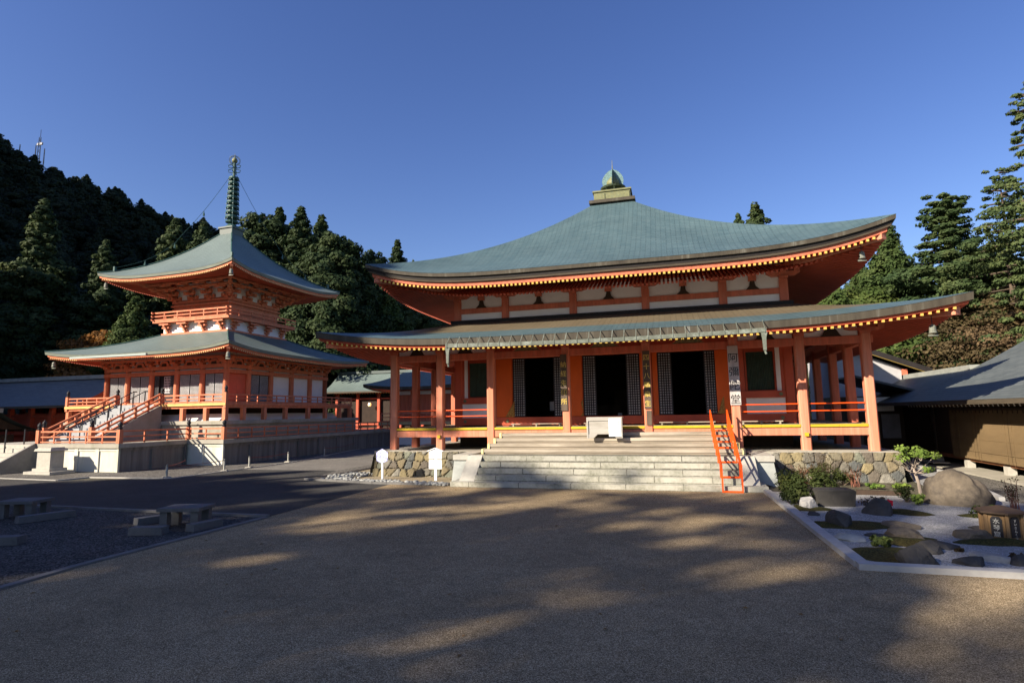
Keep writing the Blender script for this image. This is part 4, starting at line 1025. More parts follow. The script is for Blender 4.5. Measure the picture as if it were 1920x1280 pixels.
def rope(p, q, sag, lab):
    pts = []
    for i in range(11):
        t = i/10; v = Vector(p).lerp(Vector(q), t); v.z -= sag*4*t*(1-t); pts.append(v)
    b = MB(p); b.tube(pts, .012, 5); tag(b.build('rope', rope_m), lab, 'rope', 'red ropes between the posts')
rope((-18.25, -2.5, .5), (-17.9, .35, .5), .05, 'red rope strung from the frontmost grey post to the second post')
rope((-17.86, 1.95, .5), (-18.05, 5.2, .5), .06, 'red rope strung from the third grey post to the fourth')
rope((-18.5, 9.3, .5), (-20.2, 16.0, .5), .1, 'red rope strung from the fifth grey post to the far post')
rope((-20.3, .5, .48), (-18.25, -2.5, .5), .05, 'red rope from the frontmost grey post back along the retaining wall')

# ============================================================ STONE TABLES AND BENCHES
granite = M('picnic_granite', (.11, .11, .11), .8, .18, 6, bump=.25, bscale=50, dirt=(.07, .07, .065), dirtscale=3)
def stone_table(x, y, rz, label, sx=.98, sy=.72):
    t = thing('stone_table', label, 'table', (x, y, 0), rz, 'stone picnic tables')
    MB().obox((0, 0, .37), sx, sy, .075).build('table_top', granite, t)
    for a in (-1, 1):
        for c in (-1, 1): MB().obox((a*sx*.36, c*sy*.32, 0), .17, .15, .37).build('leg', granite, t)
    return t
def stone_bench(x, y, rz, label, L=.74, W=.27, H=.16):
    t = thing('stone_bench', label, 'bench', (x, y, 0), rz, 'stone benches round the tables')
    MB().obox((0, 0, .0), L, W, H, taper=.97).build('seat', granite, t); return t
stone_table(-8.62, -11.1, R(15), 'square stone picnic table in the gravel patch beside the court')
stone_bench(-8.66, -12.05, R(14), 'low stone bench in front of the square stone table, nearest the camera')
stone_bench(-7.9, -11.3, R(82), 'low stone bench on the court side of the square stone table')
stone_bench(-9.75, -10.95, R(68), 'low stone bench on the far left side of the square stone table')
stone_table(-14.0, -10.9, R(15), 'stone picnic table cut by the left edge of the picture')
stone_bench(-12.95, -11.1, R(72), 'long stone bench beside the stone table at the left edge', 1.2)
stone_bench(-10.95, -13.5, R(20), 'single stone bench low at the left edge in front of the tables', 1.0)

rs = random.Random(21); b = MB()
for i in range(150):
    x, y = rs.uniform(-7, 6), rs.uniform(-17, -3.8); a = rs.uniform(0, 6.28); q = rs.uniform(.02, .045); ca, sa = math.cos(a)*q, math.sin(a)*q; t = rs.uniform(.004, .015)
    b.add([(x-ca, y-sa, .004), (x+sa*.5, y-ca*.5, .004+t), (x+ca, y+sa, .005), (x-sa*.5, y+ca*.5, .004+t)], [(0, 1, 2, 3)])
tag(b.build('fallen_leaves', M('dry_leaf', (.22, .12, .04), .8, .4, 3), fix=False), 'scattered dry leaves on the court', 'leaves', kind='stuff')
# stone pedestal by the pagoda terrace
pdm = thing('stone_pedestal', 'pale granite box pedestal on a stepped base beside the pagoda front terrace', 'stone pedestal', (pw(Vector((1.05, -11.4, 0))).x, pw(Vector((1.05, -11.4, 0))).y, 0), R(-2.15))
MB().obox((0, 0, 0), 1.75, 1.15, .13).build('base_slab', stone_pale, pdm); MB().obox((0, 0, .13), 1.15, .8, .13).build('plinth', stone_pale, pdm)
MB().obox((0, 0, .26), .88, .62, .80).build('body', stone_pale, pdm); b = MB(); b.obox((0, 0, 1.06), 1.12, .8, .11, taper=.92); b.obox((0, 0, 1.17), .9, .62, .05); b.build('cap', stone_pale, pdm)

# cobbles beside the hall
rs = random.Random(4)
b = MB()
import bmesh
_bm = bmesh.new(); bmesh.ops.create_icosphere(_bm, subdivisions=1, radius=1); ICO = ([tuple(v.co) for v in _bm.verts], [tuple(v.index for v in f.verts) for f in _bm.faces]); _bm.free()
for i in range(420):
    if i < 300: x = rs.uniform(-10.4, -5.3); y = -2.35-.185*(x+11.6)+rs.uniform(.05, .55)
    else: x = rs.uniform(-11.2, -9.7); y = rs.uniform(-2.1, .5)-.2
    r_ = rs.uniform(.035, .1); a = rs.uniform(0, 6.3); ca, sa = math.cos(a), math.sin(a); ex, ez = rs.uniform(1, 1.5), rs.uniform(.55, .8)
    b.add([(x+(v[0]*ex*ca-v[1]*sa)*r_, y+(v[0]*ex*sa+v[1]*ca)*r_, .01+r_*.35+v[2]*r_*ez) for v in ICO[0]], ICO[1])
tag(b.build('cobbles', M('cobble_stone', (.26, .265, .25), .85, .4, 4, bump=.3), smooth=True, fix=False), 'loose grey cobbles along the kerb beside the hall', 'cobbles', kind='stuff')
b = MB(); b.bar((-11.38, -1.8, .0), (-11.42, 12, .0), .34, .03); struct(b.build('drain', M('drain_grate', (.03, .025, .02), .7)))

# ============================================================ ROCKS AND GARDEN
def rock_mesh(sx, sy, sz, seed, rough=.25, sub=4, flat=.15, sharp=1.0):
    bm = bmesh.new(); bmesh.ops.create_icosphere(bm, subdivisions=sub, radius=1)
    off = Vector((seed*7.3, seed*3.1, seed*1.7)); pl = random.Random(seed)
    planes = [(Vector((pl.gauss(0, 1), pl.gauss(0, 1), pl.gauss(.4, .7))).normalized(), pl.uniform(.52, .86)) for _ in range(16)]
    for v in bm.verts:
        p = v.co.copy(); n0 = p.normalized()
        k = 1+rough*1.2*mnoise.noise(p*1.2+off)+rough*.5*mnoise.noise(p*2.9+off)
        p = n0*k
        for nn, d in planes:
            e = p.dot(nn)-d*sharp
            if e > 0: p -= nn*e*.93
        r_ = mnoise.noise(p*5+off); p += n0*(rough*.22*abs(r_)-rough*.10+rough*.12*mnoise.noise(p*13+off))
        p.z = max(p.z, -flat-.1)
        v.co = Vector((p.x*sx, p.y*sy, (p.z+flat)*sz))
    me = bpy.data.meshes.new('rock'); bm.to_mesh(me); bm.free()
    me.polygons.foreach_set('use_smooth', [sub > 4]*len(me.polygons)); return me
def rock(px, py, wpx, hpx, depth, label, mat, seed, rz=0.0, z=.04, rough=.25, sub=4, name='rock', cat='rock', sharp=1.0):
    p = gp(px, py, z); dist = (p-CAM_LOC).dot(FWD); k = dist/F_PX
    me = rock_mesh(wpx*k/2, depth/2, hpx*k/1.0, seed, rough, sub, .15, sharp); me.materials.append(mat)
    o = bpy.data.objects.new(name, me); COL.objects.link(o); q = p+Vector((-p.x+CAM_LOC.x, -p.y+CAM_LOC.y, 0)).normalized()*(-depth/2*.8)
    o.location = (q.x, q.y, z-.02); o.rotation_euler = (0, 0, math.atan2(p.y-CAM_LOC.y, p.x-CAM_LOC.x)-math.pi/2+rz)
    return tag(o, label, cat)
# white gravel bed and ground around
sheet('garden_gravel', [(5.08, -11.88), (11.2, -12.1), (11.3, -6), (10.4, -4.4), (9.6, -3.0), (8.6, -3.9), (6.0, -3.8), (5.05, -3.4)], .03, white_m)
sheet('garden_soil', [(5.0, -3.45), (6.0, -3.85), (8.6, -3.95), (9.7, -3.0), (9.9, -.2), (9.6, 14), (5.0, 14), (5.0, -3.4)], .02, earth_m)
sheet('white_walk', [(9.62, -3.0), (10.35, -4.3), (11.75, 2.0), (11.9, 16), (9.9, 16), (9.9, -.2)], .034, white_m)
kerb('kerb', [(10.4, -4.5), (11.85, 2.2), (11.9, 12)], .13, .12, kerb_m)
sheet('building_gravel', [(10.5, -4.6), (11.95, 2.2), (11.95, 5.0), (12.5, 4.8), (12.5, -12), (10.9, -12)], .026, gravel_m)
sheet('side_ground', [(11.95, 5.0), (20, 5), (20, 30), (11.95, 30)], .016, concrete)
rock(1799, 949, 116, 58, 1.3, 'huge rounded brown boulder standing behind the white gravel', stone_brown, 3, rough=.16, sub=5, z=.03, sharp=1.32, name='boulder', cat='boulder')
rock(1517, 954, 44, 25, .5, 'pale rounded rock beside the big green shrub near the kerb', M('pale_rock', (.34, .33, .31), .9, .25, 3, bump=.4, bscale=12), 5, rough=.22, sharp=1.05)
rock(1574, 988, 80, 40, .6, 'dark blocky rock standing on the brown moss near the kerb', stone_dark, 8, rough=.22, sharp=.85)
rock(1650, 966, 70, 31, .7, 'grey humped rock behind the dark blocky rock', stone_dark, 11, rough=.24)
rock(1690, 992, 88, 13, .75, 'flat grey stepping stone lying behind the thicker tan slab', stone_brown, 14, rough=.2)
rock(1697, 1012, 88, 20, .6, 'thick tan slab in the middle of the garden', stone_brown, 17, rough=.22, sharp=1.0)
rock(1592, 1014, 74, 13, .6, 'pale flat slab beside the kerb between two moss patches', M('flat_pale_rock', (.33, .32, .28), .9, .3, 3, bump=.3, bscale=10), 19, rough=.2)
rock(1655, 1008, 60, 8, .4, 'thin flat stone between the pale slab and the tan slab', stone_dark, 20, rough=.2)
rock(1716, 1063, 104, 44, .7, 'large dark craggy rock lying at the front kerb', stone_dark, 23, rough=.35, sharp=.85, sub=4)
rock(1742, 1037, 66, 26, .5, 'craggy grey rock leaning behind the large dark rock', stone_dark, 27, rough=.3)
rock(1822, 1061, 70, 19, .45, 'long low dark rock right of the large craggy rock', stone_dark, 29, rough=.2)
rock(1856, 1053, 84, 17, .5, 'long flat pale stone near the front kerb', M('flat_grey_rock', (.30, .285, .26), .9, .3, 3, bump=.3, bscale=10), 31, rough=.22)
rock(1772, 1029, 62, 13, .6, 'flat grey slab on the white gravel behind the craggy rocks', stone_dark, 33, rough=.2)
rock(1826, 1013, 92, 19, .6, 'long tan stone beside the lantern sign', stone_brown, 37, rough=.24)
rock(1909, 1061, 34, 20, .4, 'small rock at the right edge by the front kerb', stone_dark, 41, rough=.25)
rock(1525, 966, 34, 6, .4, 'thin flat stone near the kerb beside the pale rounded rock', stone_dark, 43, rough=.2)
rock(1836, 992, 50, 6, .4, 'thin grey stone flush with the gravel behind the long tan stone', stone_dark, 45, rough=.2)
def moss(px, py, wpx, dep, seed, lab):
    p = gp(px, py, .03); k = (p-CAM_LOC).dot(FWD)/F_PX; rs_ = random.Random(seed)
    n, m_ = 40, 8; b = MB((p.x, p.y, .03)); P = []
    ph = [rs_.uniform(0, 6.3) for _ in range(4)]
    for i in range(n+1):
        a = 2*math.pi*(i % n)/n; r0 = 1+.18*math.sin(2*a+ph[0])+.12*math.sin(3*a+ph[1])+.06*math.sin(7*a+ph[2]); row = []
        for j in range(m_+1):
            t = j/m_; r_ = r0*t; x, y = math.cos(a)*wpx*k/2*r_, math.sin(a)*dep/2*r_
            x = max(x, 5.22-p.x); y = max(y, -11.78-p.y)
            row.append((p.x+x, p.y+y, .022+.07*(1-t**2.2)*(1+.5*mnoise.noise(Vector((x*3, y*3, seed))))))
        P.append(row)
    b.grid(P); tag(b.build('moss_patch', moss_m, smooth=True), lab, 'moss', 'moss patches in the garden')
moss(1590, 984, 165, 1.1, 1, 'brown moss patch under the dark blocky rock')
moss(1655, 1038, 160, 1.1, 2, 'olive moss patch along the kerb behind the front corner')
moss(1700, 1014, 140, .9, 6, 'moss patch around the thick tan slab')
moss(1885, 1018, 150, .75, 3, 'green moss patch under the lantern sign')
moss(1838, 968, 66, .5, 4, 'small dark moss patch in the white gravel before the boulder')
moss(1690, 960, 110, .8, 5, 'moss patch beside the grey humped rock')
moss(1505, 953, 90, .9, 7, 'moss patch at the foot of the big green shrub')

# leaf-card foliage -----------------------------------------------------------
def cards(rs_, centers, radii, n_each, size, flat=.7, up=.35, out_c=None):
    """numpy arrays of quads scattered in clumps"""
    V = []
    for c, r_, n in zip(centers, radii, n_each):
        d = rs_.normal(size=(n, 3)); d /= np.linalg.norm(d, axis=1)[:, None]
        rad = rs_.uniform(.35, 1, (n, 1))**.5
        p = c+d*rad*np.array([r_, r_, r_*flat])
        nrm = d+rs_.normal(size=(n, 3))*.42+np.array([0, 0, up])+c/max(.5, float(np.hypot(c[0], c[1])))*np.array([.5, .5, 0]); nrm /= np.linalg.norm(nrm, axis=1)[:, None]
        a = np.cross(nrm, rs_.normal(size=(n, 3))); a /= np.linalg.norm(a, axis=1)[:, None]; b_ = np.cross(nrm, a)
        s = size*rs_.uniform(.6, 1.3, (n, 1)); w_ = s*rs_.uniform(.45, .8, (n, 1))
        V.append(np.stack([p-a*s-b_*w_*.3, p-b_*w_, p+a*s*1.1, p+b_*w_], 1))
    return np.concatenate(V).reshape(-1, 3)
def card_mesh(name, V, mat):
    n = len(V)//4; me = bpy.data.meshes.new(name)
    me.vertices.add(len(V)); me.vertices.foreach_set('co', V.astype(np.float32).reshape(-1))
    me.loops.add(n*4); me.loops.foreach_set('vertex_index', np.arange(n*4, dtype=np.int32))
    me.polygons.add(n); me.polygons.foreach_set('loop_start', np.arange(0, n*4, 4, dtype=np.int32)); me.polygons.foreach_set('loop_total', np.full(n, 4, dtype=np.int32))
    me.update(calc_edges=True); me.materials.append(mat); return me
def shrub(px, py, wpx, hpx, mat, label, seed, n=900, size=.035, z=.03, name='shrub', cat='shrub', twigs=True):
    p = gp(px, py, z); k = (p-CAM_LOC).dot(FWD)/F_PX; W, H = wpx*k, hpx*k; rs_ = np.random.RandomState(seed)
    o = thing(name, label, cat, (p.x, p.y, z-.01))
    nc = 14; cs, rr = [], []
    for i in range(nc):
        a = rs_.uniform(0, 6.28); q = rs_.uniform(0, .75); zz = rs_.uniform(.25, .85)*H
        cs.append(np.array([math.cos(a)*q*W*.42, math.sin(a)*q*W*.36, zz])); rr.append(rs_.uniform(.16, .26)*min(W, H*1.3))
    V = cards(rs_, cs, rr, [n//nc]*nc, size, .8); V[:, 2] = np.maximum(V[:, 2], .01)
    me = card_mesh('leaves', V, mat); lo = bpy.data.objects.new('leaves', me); COL.objects.link(lo); lo.parent = o
    if twigs:
        b = MB()
        for c in cs[:8]: b.tube([(0, 0, 0), (c[0]*.5, c[1]*.5, c[2]*.5), tuple(c)], [.014, .009, .004], 4)
        b.build('stems', bark, o)
    return o
shrub(1492, 944, 72, 60, leaf_shrub, 'big dense green shrub at the near corner of the garden by the steps', 1, 2200)
shrub(1540, 905, 60, 40, leaf_shrub, 'dark green shrub behind the stone trough', 2, 1100)
shrub(1583, 909, 50, 34, leaf_shrub, 'dark rounded shrub against the rubble wall', 3, 900)
shrub(1700, 941, 40, 32, leaf_shrub, 'small clipped pine shrub in front of the moss', 4, 700, .025)
shrub(1722, 946, 36, 22, leaf_bright, 'small bright yellow-green plant by the boulder', 6, 300, .04)
shrub(1652, 1026, 46, 22, M('grass_blades', (.10, .13, .03), .7, .3, 5), 'little tuft of grass beside the flat slabs', 8, 260, .05, twigs=False)
shrub(1850, 990, 50, 46, leaf_shrub, 'spreading juniper beside the lantern sign', 9, 700, .03)
shrub(1800, 1034, 30, 9, leaf_red, 'tiny reddish plant among the front rocks', 10, 160, .022, twigs=False)
shrub(1907, 1048, 30, 14, leaf_red, 'tiny reddish plant by the rock at the right edge', 12, 160, .022, twigs=False)
for i, (px, wp, lab) in enumerate(((1640, 60, 'low green ground cover with red leaves along the rubble wall'), (1690, 55, 'low green ground cover at the end of the rubble wall'))):
    shrub(px, 916, wp, 12, leaf_bright, lab, 20+i, 700, .03, name='ground_cover', cat='ground cover', twigs=False)
def twig_plant(px, py, wpx, hpx, mat, label, seed, leafm=None, n=22):
    p = gp(px, py, .03); k = (p-CAM_LOC).dot(FWD)/F_PX; W, H = wpx*k, hpx*k; rr = random.Random(seed)
    o = thing('bare_shrub', label, 'shrub', (p.x, p.y, .02)); b = MB(); tips = []
    for i in range(n):
        x0, y0 = rr.uniform(-.25, .25)*W, rr.uniform(-.15, .15)*W; h = H*rr.uniform(.55, 1); dx, dy = rr.uniform(-.4, .4)*W, rr.uniform(-.3, .3)*W
        pts = [(x0, y0, 0), (x0+dx*.3, y0+dy*.3, h*.5), (x0+dx, y0+dy, h)]; b.tube(pts, [.011, .008, .004], 4); tips.append(np.array(pts[2])); tips.append(np.array([x0+dx*.6, y0+dy*.6, h*.72]))
    b.build('stems', mat, o)
    if leafm:
        rs_ = np.random.RandomState(seed); V = cards(rs_, tips, [.09*H+.03]*len(tips), [9]*len(tips), .022)
        lo = bpy.data.objects.new('leaves', card_mesh('leaves', V, leafm)); COL.objects.link(lo); lo.parent = o
shrub(1548, 930, 90, 50, leaf_shrub, 'dark spreading shrub growing over the stone trough', 41, 1500)
shrub(1478, 925, 50, 46, leaf_shrub, 'dark green shrub between the stair pedestal and the big near shrub', 42, 1000)
twig_plant(1640, 960, 46, 30, darkwood, 'low leafless shrub beside the grey humped rock', 43, leaf_red, 16)
twig_plant(1505, 906, 40, 36, twig_red, 'reddish twiggy shrub in front of the rubble wall near the pedestal', 31, leaf_red)
twig_plant(1545, 912, 46, 62, darkwood, 'tall dark stemmed nandina in front of the rubble wall', 32, leaf_red)
twig_plant(1605, 912, 40, 42, twig_red, 'thin red stemmed shrub between nandina and ground cover', 33, leaf_red, 14)
twig_plant(1905, 960, 40, 66, twig_red, 'thin bare shrub standing behind the lantern sign', 34, leaf_red, 12)
# stone trough
tr = thing('stone_trough', 'large dark stone trough with plants behind the pale rounded rock', 'trough', tuple(gp(1572, 950, .03)), R(6))
b = MB(); b.obox((0, .3, 0), .82, .5, .38, taper=1.1); b.build('trough_body', M('dark_trough', (.045, .042, .038), .9, .3, 4, bump=.4), tr)
MB().obox((0, .3, .381), .84, .52, .025).build('trough_rim', stone_dark, tr)
ed = MB(gp(1650, 928, .02)); p0, p1 = gp(1606, 926, .02), gp(1705, 930, .02); ed.bar((p0.x, p0.y, .06), (p1.x, p1.y, .06), .12, .16)
tag(ed.build('timber_edging', darkwood), 'dark timber edging at the front of the ground cover', 'edging')
# red cloth on a stake
fs = thing('cloth_marker', 'small red cloth on a white stake beside the grey humped rock', 'marker', tuple(gp(1673, 958, .03)))
MB().tube([(0, 0, 0), (0, 0, .22)], .012, 6).build('stake', white_paint, fs)
b = MB(); b.prism([(-.14, .14), (.02, .12), (.03, .24), (-.06, .27), (-.12, .22)], 'y', -.02, .02); b.build('cloth', M('red_cloth', (.55, .01, .03), .8, .2), fs)
# garden tree
def sapling():
    p = gp(1727, 928, .05); o = thing('young_tree', 'slender young tree with bright leaves and pale trunk beside the boulder', 'tree', (p.x, p.y, .03)); k = (p-CAM_LOC).dot(FWD)/F_PX
    b = MB(); H = 98*k
    trunk = [(0, 0, 0), (-.03, 0, H*.25), (-.08, .02, H*.42), (-.14, .03, H*.62)]; b.tube(trunk, [.05, .042, .035, .025], 7)
    b.build('trunk', bark_pale, o); rr = random.Random(3); tips = []
    b = MB()
    for i in range(16):
        s0 = Vector(trunk[2]).lerp(Vector(trunk[3]), rr.random()*.9) if i > 5 else Vector(trunk[2])
        a = rr.uniform(0, 6.28) if i > 5 else i*1.05
        up = rr.uniform(.35, .6) if i > 5 else rr.uniform(.04, .22)
        e = s0+Vector((math.cos(a)*rr.uniform(.22, .48), math.sin(a)*rr.uniform(.2, .4), up*H*.55)); m_ = s0.lerp(e, .5)+Vector((0, 0, -.02))
        b.tube([s0, m_, e], [.016, .011, .005], 5)
        for j in range(3):
            t_ = e+Vector((rr.uniform(-.12, .12), rr.uniform(-.1, .1), rr.uniform(0, .14))); b.tube([m_.lerp(e, .5+.15*j), t_], [.007, .003], 4)
            if i > 4: tips.append(np.array(t_))
    b.build('branches', bark_pale, o)
    rs_ = np.random.RandomState(2); V = cards(rs_, tips, [.13]*len(tips), [18]*len(tips), .045, .7)
    lo = bpy.data.objects.new('crown', card_mesh('crown', V, leaf_bright)); COL.objects.link(lo); lo.parent = o
sapling()
# lantern-shaped sign 水琴窟
p = gp(1893, 1011, .05); ls = thing('lantern_sign', 'low dark wooden lantern shaped sign with carved panels at the right edge of the garden', 'sign', (p.x, p.y+.22, .04), R(-9))
wood_l = M('stained_post_wood', (.17, .105, .05), .75, .3, 3, (3, 3, .6))
hexa = [(.30*math.cos(R(60*k+30)), .30*math.sin(R(60*k+30))) for k in range(6)]
b = MB(); b.prism(hexa, 'z', 0, .46); b.build('body', wood_l, ls)
for k in range(6):
    a = hexa[k]; MB().bar((a[0]*1.02, a[1]*1.02, 0), (a[0]*1.02, a[1]*1.02, .46), .05).build('corner_post', wood_l, ls)
b = MB(); b.lathe((0, 0, .46), [(.40, 0), (.40, .03), (.2, .08), (.03, .12)], 6); b.build('roof', darkwood, ls)
for ang, txt, sz_, st in ((-120, '水琴窟', .105, .115), (-60, 'すいきんくつ', .055, .06)):
    a = R(ang); nx, ny = math.cos(a), math.sin(a); d = .30*math.cos(R(30))
    pn = MB(); pn.prism([(-.085, .05), (.085, .05), (.085, .36), (.05, .41), (-.05, .41), (-.085, .36)], 'y', -.012, .0)
    po = pn.build('sign_panel', black, ls); po.location = (nx*d, ny*d, 0); po.rotation_euler = (0, 0, a+math.pi/2)
    for i, ch in enumerate(txt): text_mesh('carved_letter', ch, sz_, M('pale_letter', (.4, .4, .38), .7, bump=0) if 'pale_letter' not in bpy.data.materials else bpy.data.materials['pale_letter'], po, (0, -.014, .34-st*i-(.02 if len(txt) == 3 else 0)), (R(90), 0, 0), .002)

# ============================================================ BACKGROUND BUILDINGS
def gable_building(name, label, cat, x0, x1, y0, y1, zw, ze, zr, axis, ov, wall_m, roof_m, posts=0, tips=None, thick=.16, body=True, curve=.12, group=None):
    """long building; ridge along axis; eaves at ze, ridge at zr"""
    cx, cy = (x0+x1)/2, (y0+y1)/2; o = (cx, cy, 0); t = thing(name, label, cat, o, 0, group)
    if body: MB(o).box(x0, x1, y0, y1, 0, zw).build('wall', wall_m, t)
    b = MB(o); n = 8; N = 2
    if axis == 'x': half = (y1-y0)/2+ov
    else: half = (x1-x0)/2+ov
    for s in (-1, 1):
        P, U = [], []
        for i in range(n+1):
            k = i/n; w_ = half*(1-k); z = ze+(zr-ze)*(k-curve*math.sin(math.pi*k))
            if axis == 'x': P.append([(x0-ov+(x1-x0+2*ov)*j/N, cy+s*w_, z) for j in range(N+1)])
            else: P.append([(cx+s*w_, y0-ov+(y1-y0+2*ov)*j/N, z) for j in range(N+1)])
            L = (x1-x0 if axis == 'x' else y1-y0)+2*ov
            U.append([(L*j/N, k*half*1.2) for j in range(N+1)])
        b.grid(P, 0, U)
    rf = b.build('roof', roof_m, t)
    b = MB(o)
    for s in (-1, 1):
        if axis == 'x': b.box(x0-ov, x1+ov, cy+s*half-.03, cy+s*half+.03, ze-thick, ze-.005)
        else: b.box(cx+s*half-.03, cx+s*half+.03, y0-ov, y1+ov, ze-thick, ze-.005)
    b.build('eave_fascia', fascia_brown, rf)
    for e in (0, 1):   # gable ends
        b = MB(o)
        if axis == 'x':
            x = (x0-ov*.3) if e == 0 else (x1+ov*.3); b.prism([(cy-half*.8, ze+.02), (cy+half*.8, ze+.02), (cy, zr-.25)], 'x', x-.04, x+.04)
        else:
            y = (y0-ov*.3) if e == 0 else (y1+ov*.3); b.prism([(cx-half*.8, ze+.02), (cx+half*.8, ze+.02), (cx, zr-.25)], 'y', y-.04, y+.04)
        b.build('gable_wall', wall_m, t)
    b = MB(o)
    if axis == 'x': b.box(x0-ov, x1+ov, cy-.22, cy+.22, zr-.06, zr+.22)
    else: b.box(cx-.22, cx+.22, y0-ov, y1+ov, zr-.06, zr+.22)
    b.build('ridge_cap', roof_m if roof_m is not slate else M('ridge_metal', (.26, .28, .26), .6), rf)
    if posts:
        for i in range(posts+1):
            k = i/posts
            for s in (-1, 1):
                if axis == 'x': x, y = x0+(x1-x0)*k, cy+s*((y1-y0)/2+.15)
                else: x, y = cx+s*((x1-x0)/2+.15), y0+(y1-y0)*k
                MB(o).box(x-.14, x+.14, y-.14, y+.14, 0, ze-.05).build('post', verm_deep, t)
        b = MB(o)
        for zz in (1.0, 1.5, zw-.3):
            for s in (-1, 1):
                if axis == 'x': b.box(x0, x1, cy+s*((y1-y0)/2+.15)-.06, cy+s*((y1-y0)/2+.15)+.06, zz, zz+.16)
                else: b.box(cx+s*((x1-x0)/2+.15)-.06, cx+s*((x1-x0)/2+.15)+.06, y0, y1, zz, zz+.16)
        b.build('rail_beams', verm_deep, t)
    if tips:
        b = MB(o); n = int(((x1-x0) if axis == 'x' else (y1-y0))/.3)
        for i in range(n):
            q = .15+.3*i
            if axis == 'x': b.bar((x0+q, cy-half+1.2, ze+.1), (x0+q, cy-half+.15, ze-.24), .09, .09, 0, 1)
            else: b.bar((cx-half+1.2, y0+q, ze+.1), (cx-half+.15, y0+q, ze-.24), .09, .09, 0, 1)
        tag(b.build('rafters', tips, t, fix=False), kind='stuff')
    return t
corr = gable_building('roofed_corridor', 'long dark red corridor hall with grey roof between the pagoda and the main hall', 'corridor', -31.5, -9.5, 31.2, 35.0, 4.4, 4.95, 7.0, 'x', 1.2, interior, copper_pag, 9, raf_m)
# lamp in the corridor
lt, ln, ll, lb = mk('lit_lamp'); lb.inputs['Emission Color'].default_value = (1, .45, .12, 1); lb.inputs['Emission Strength'].default_value = .9
p = pd(693, 754, 62); lp = thing('hanging_lamp', 'small lit orange lamp hanging under the corridor eave behind the pagoda', 'lamp', (-27.45, 30.6, 3.6))
MB().lathe((0, 0, -.2), [(.08, 0), (.16, .08), (.16, .28), (.08, .36)], 10).build('shade', lt, lp); MB().tube([(0, 0, .16), (0, 0, 1.3)], .015, 4).build('cord', black, lp)
# small red shrine between the hall pillars
ps = thing('small_shrine', 'small red shrine building with white panels seen between the left hall pillars', 'shrine', (-17.6, 24.0, 0))
Oq = (-17.6, 24, 0)
MB(Oq).box(-20.5, -14.5, 22, 26, 1.9, 4.6).build('wall', verm, ps); MB(Oq).box(-20.9, -14.1, 21.6, 26.4, 0, 1.2).build('base', plaster, ps)
MB(Oq).box(-21.3, -13.7, 21.2, 26.8, 1.65, 1.9).build('veranda_floor', M('pale_ochre_floor', (.5, .38, .2), .7), ps)
railing((-21.1, 21.3), (-13.9, 21.3), 'railing', 1.9, .7, 1.0, ps, verm_pale, o=Oq)
for x in (-20.4, -18.5, -16.5, -14.6): MB(Oq).box(x-.15, x+.15, 21.75, 21.99, 1.2, 4.6).build('pillar', verm, ps)
MB(Oq).box(-20.0, -15, 21.8, 21.99, 4.15, 4.45).build('plaster_panel', plaster, ps)
SH = Hip((-17.6, 24), 4.6, 3.6, 4.75, .3, .4, .4, 7.2, cc=.55); SH.surface(Oq, 'roof', copper_pag, ps, 16, 8); SH.bands(Oq, 'roof_edge', fascia, ps, [(0, 0), (.02, -.25), (.3, -.26)]); SH.soffit(Oq, 'soffit', verm_deep, ps, .3, -.25, 2.8, 1.9, 5.0)
# left: low dark corridor roofs and a pyramid roofed hall behind
gable_building('left_corridor', 'dark long low building with red beams at the left behind the pagoda stairs', 'building', -50, -38, 8.5, 13.0, 3.0, 3.5, 5.6, 'x', 1.5, verm_deep, slate, 6)
gable_building('left_shed', 'dark roof corner of a low shed at the left edge by the stone stairs', 'shed', -54, -40.0, 3.0, 6.0, 1.6, 1.95, 3.1, 'x', .8, darkwood, slate, 0)
ph = thing('pyramid_hall', 'distant hall with a grey pyramid roof and finial behind the left corridor', 'hall', (-56, 27, 0)); Oh = (-56, 27, 0)
MB(Oh).box(-60.5, -51.5, 22.5, 31.5, 0, 5.6).build('wall', interior, ph)
QH = Hip((-56, 27), 7, 7, 5.6, .4, .5, .5, 8.9, cc=.5); QH.surface(Oh, 'roof', copper_pag, ph, 16, 10); QH.bands(Oh, 'roof_edge', fascia, ph, [(0, 0), (.02, -.25), (.4, -.26)])
b = MB(Oh); b.box(-56.5, -55.5, 26.5, 27.5, 8.8, 9.3); b.lathe((-56, 27, 9.3), [(.3, 0), (.35, .2), (.1, .7), (.02, 1)], 8); b.build('finial', bronze, ph)
# right: teahouse like building with reed blinds
rb = thing('blind_building', 'low wooden building with reed blinds and a grey tiled roof at the right edge', 'building', (16, -2, 0)); Or = Vector((16, -2, 0))
b = MB(Or)
def rz_(x): return 2.66+(x-12.4)*.42+max(0, x-12.4)**2*.018
P, U = [], []
for i in range(13):
    x = 12.4+7.6*i/12; P.append([(x, -14+21.7*j/4, rz_(x)) for j in range(5)]); U.append([(21.7*j/4, (x-12.4)*1.15) for j in range(5)])
b.grid(P, 0, U)
P2 = [[(40-q[0], q[1], q[2]) for q in r_] for r_ in P]; b.grid(P2, 0, U)
roofR = b.build('roof', slate, rb)
b = MB(Or); b.box(12.36, 12.42, -14, 7.7, 2.50, 2.655); b.build('eave_fascia', fascia_brown, roofR)
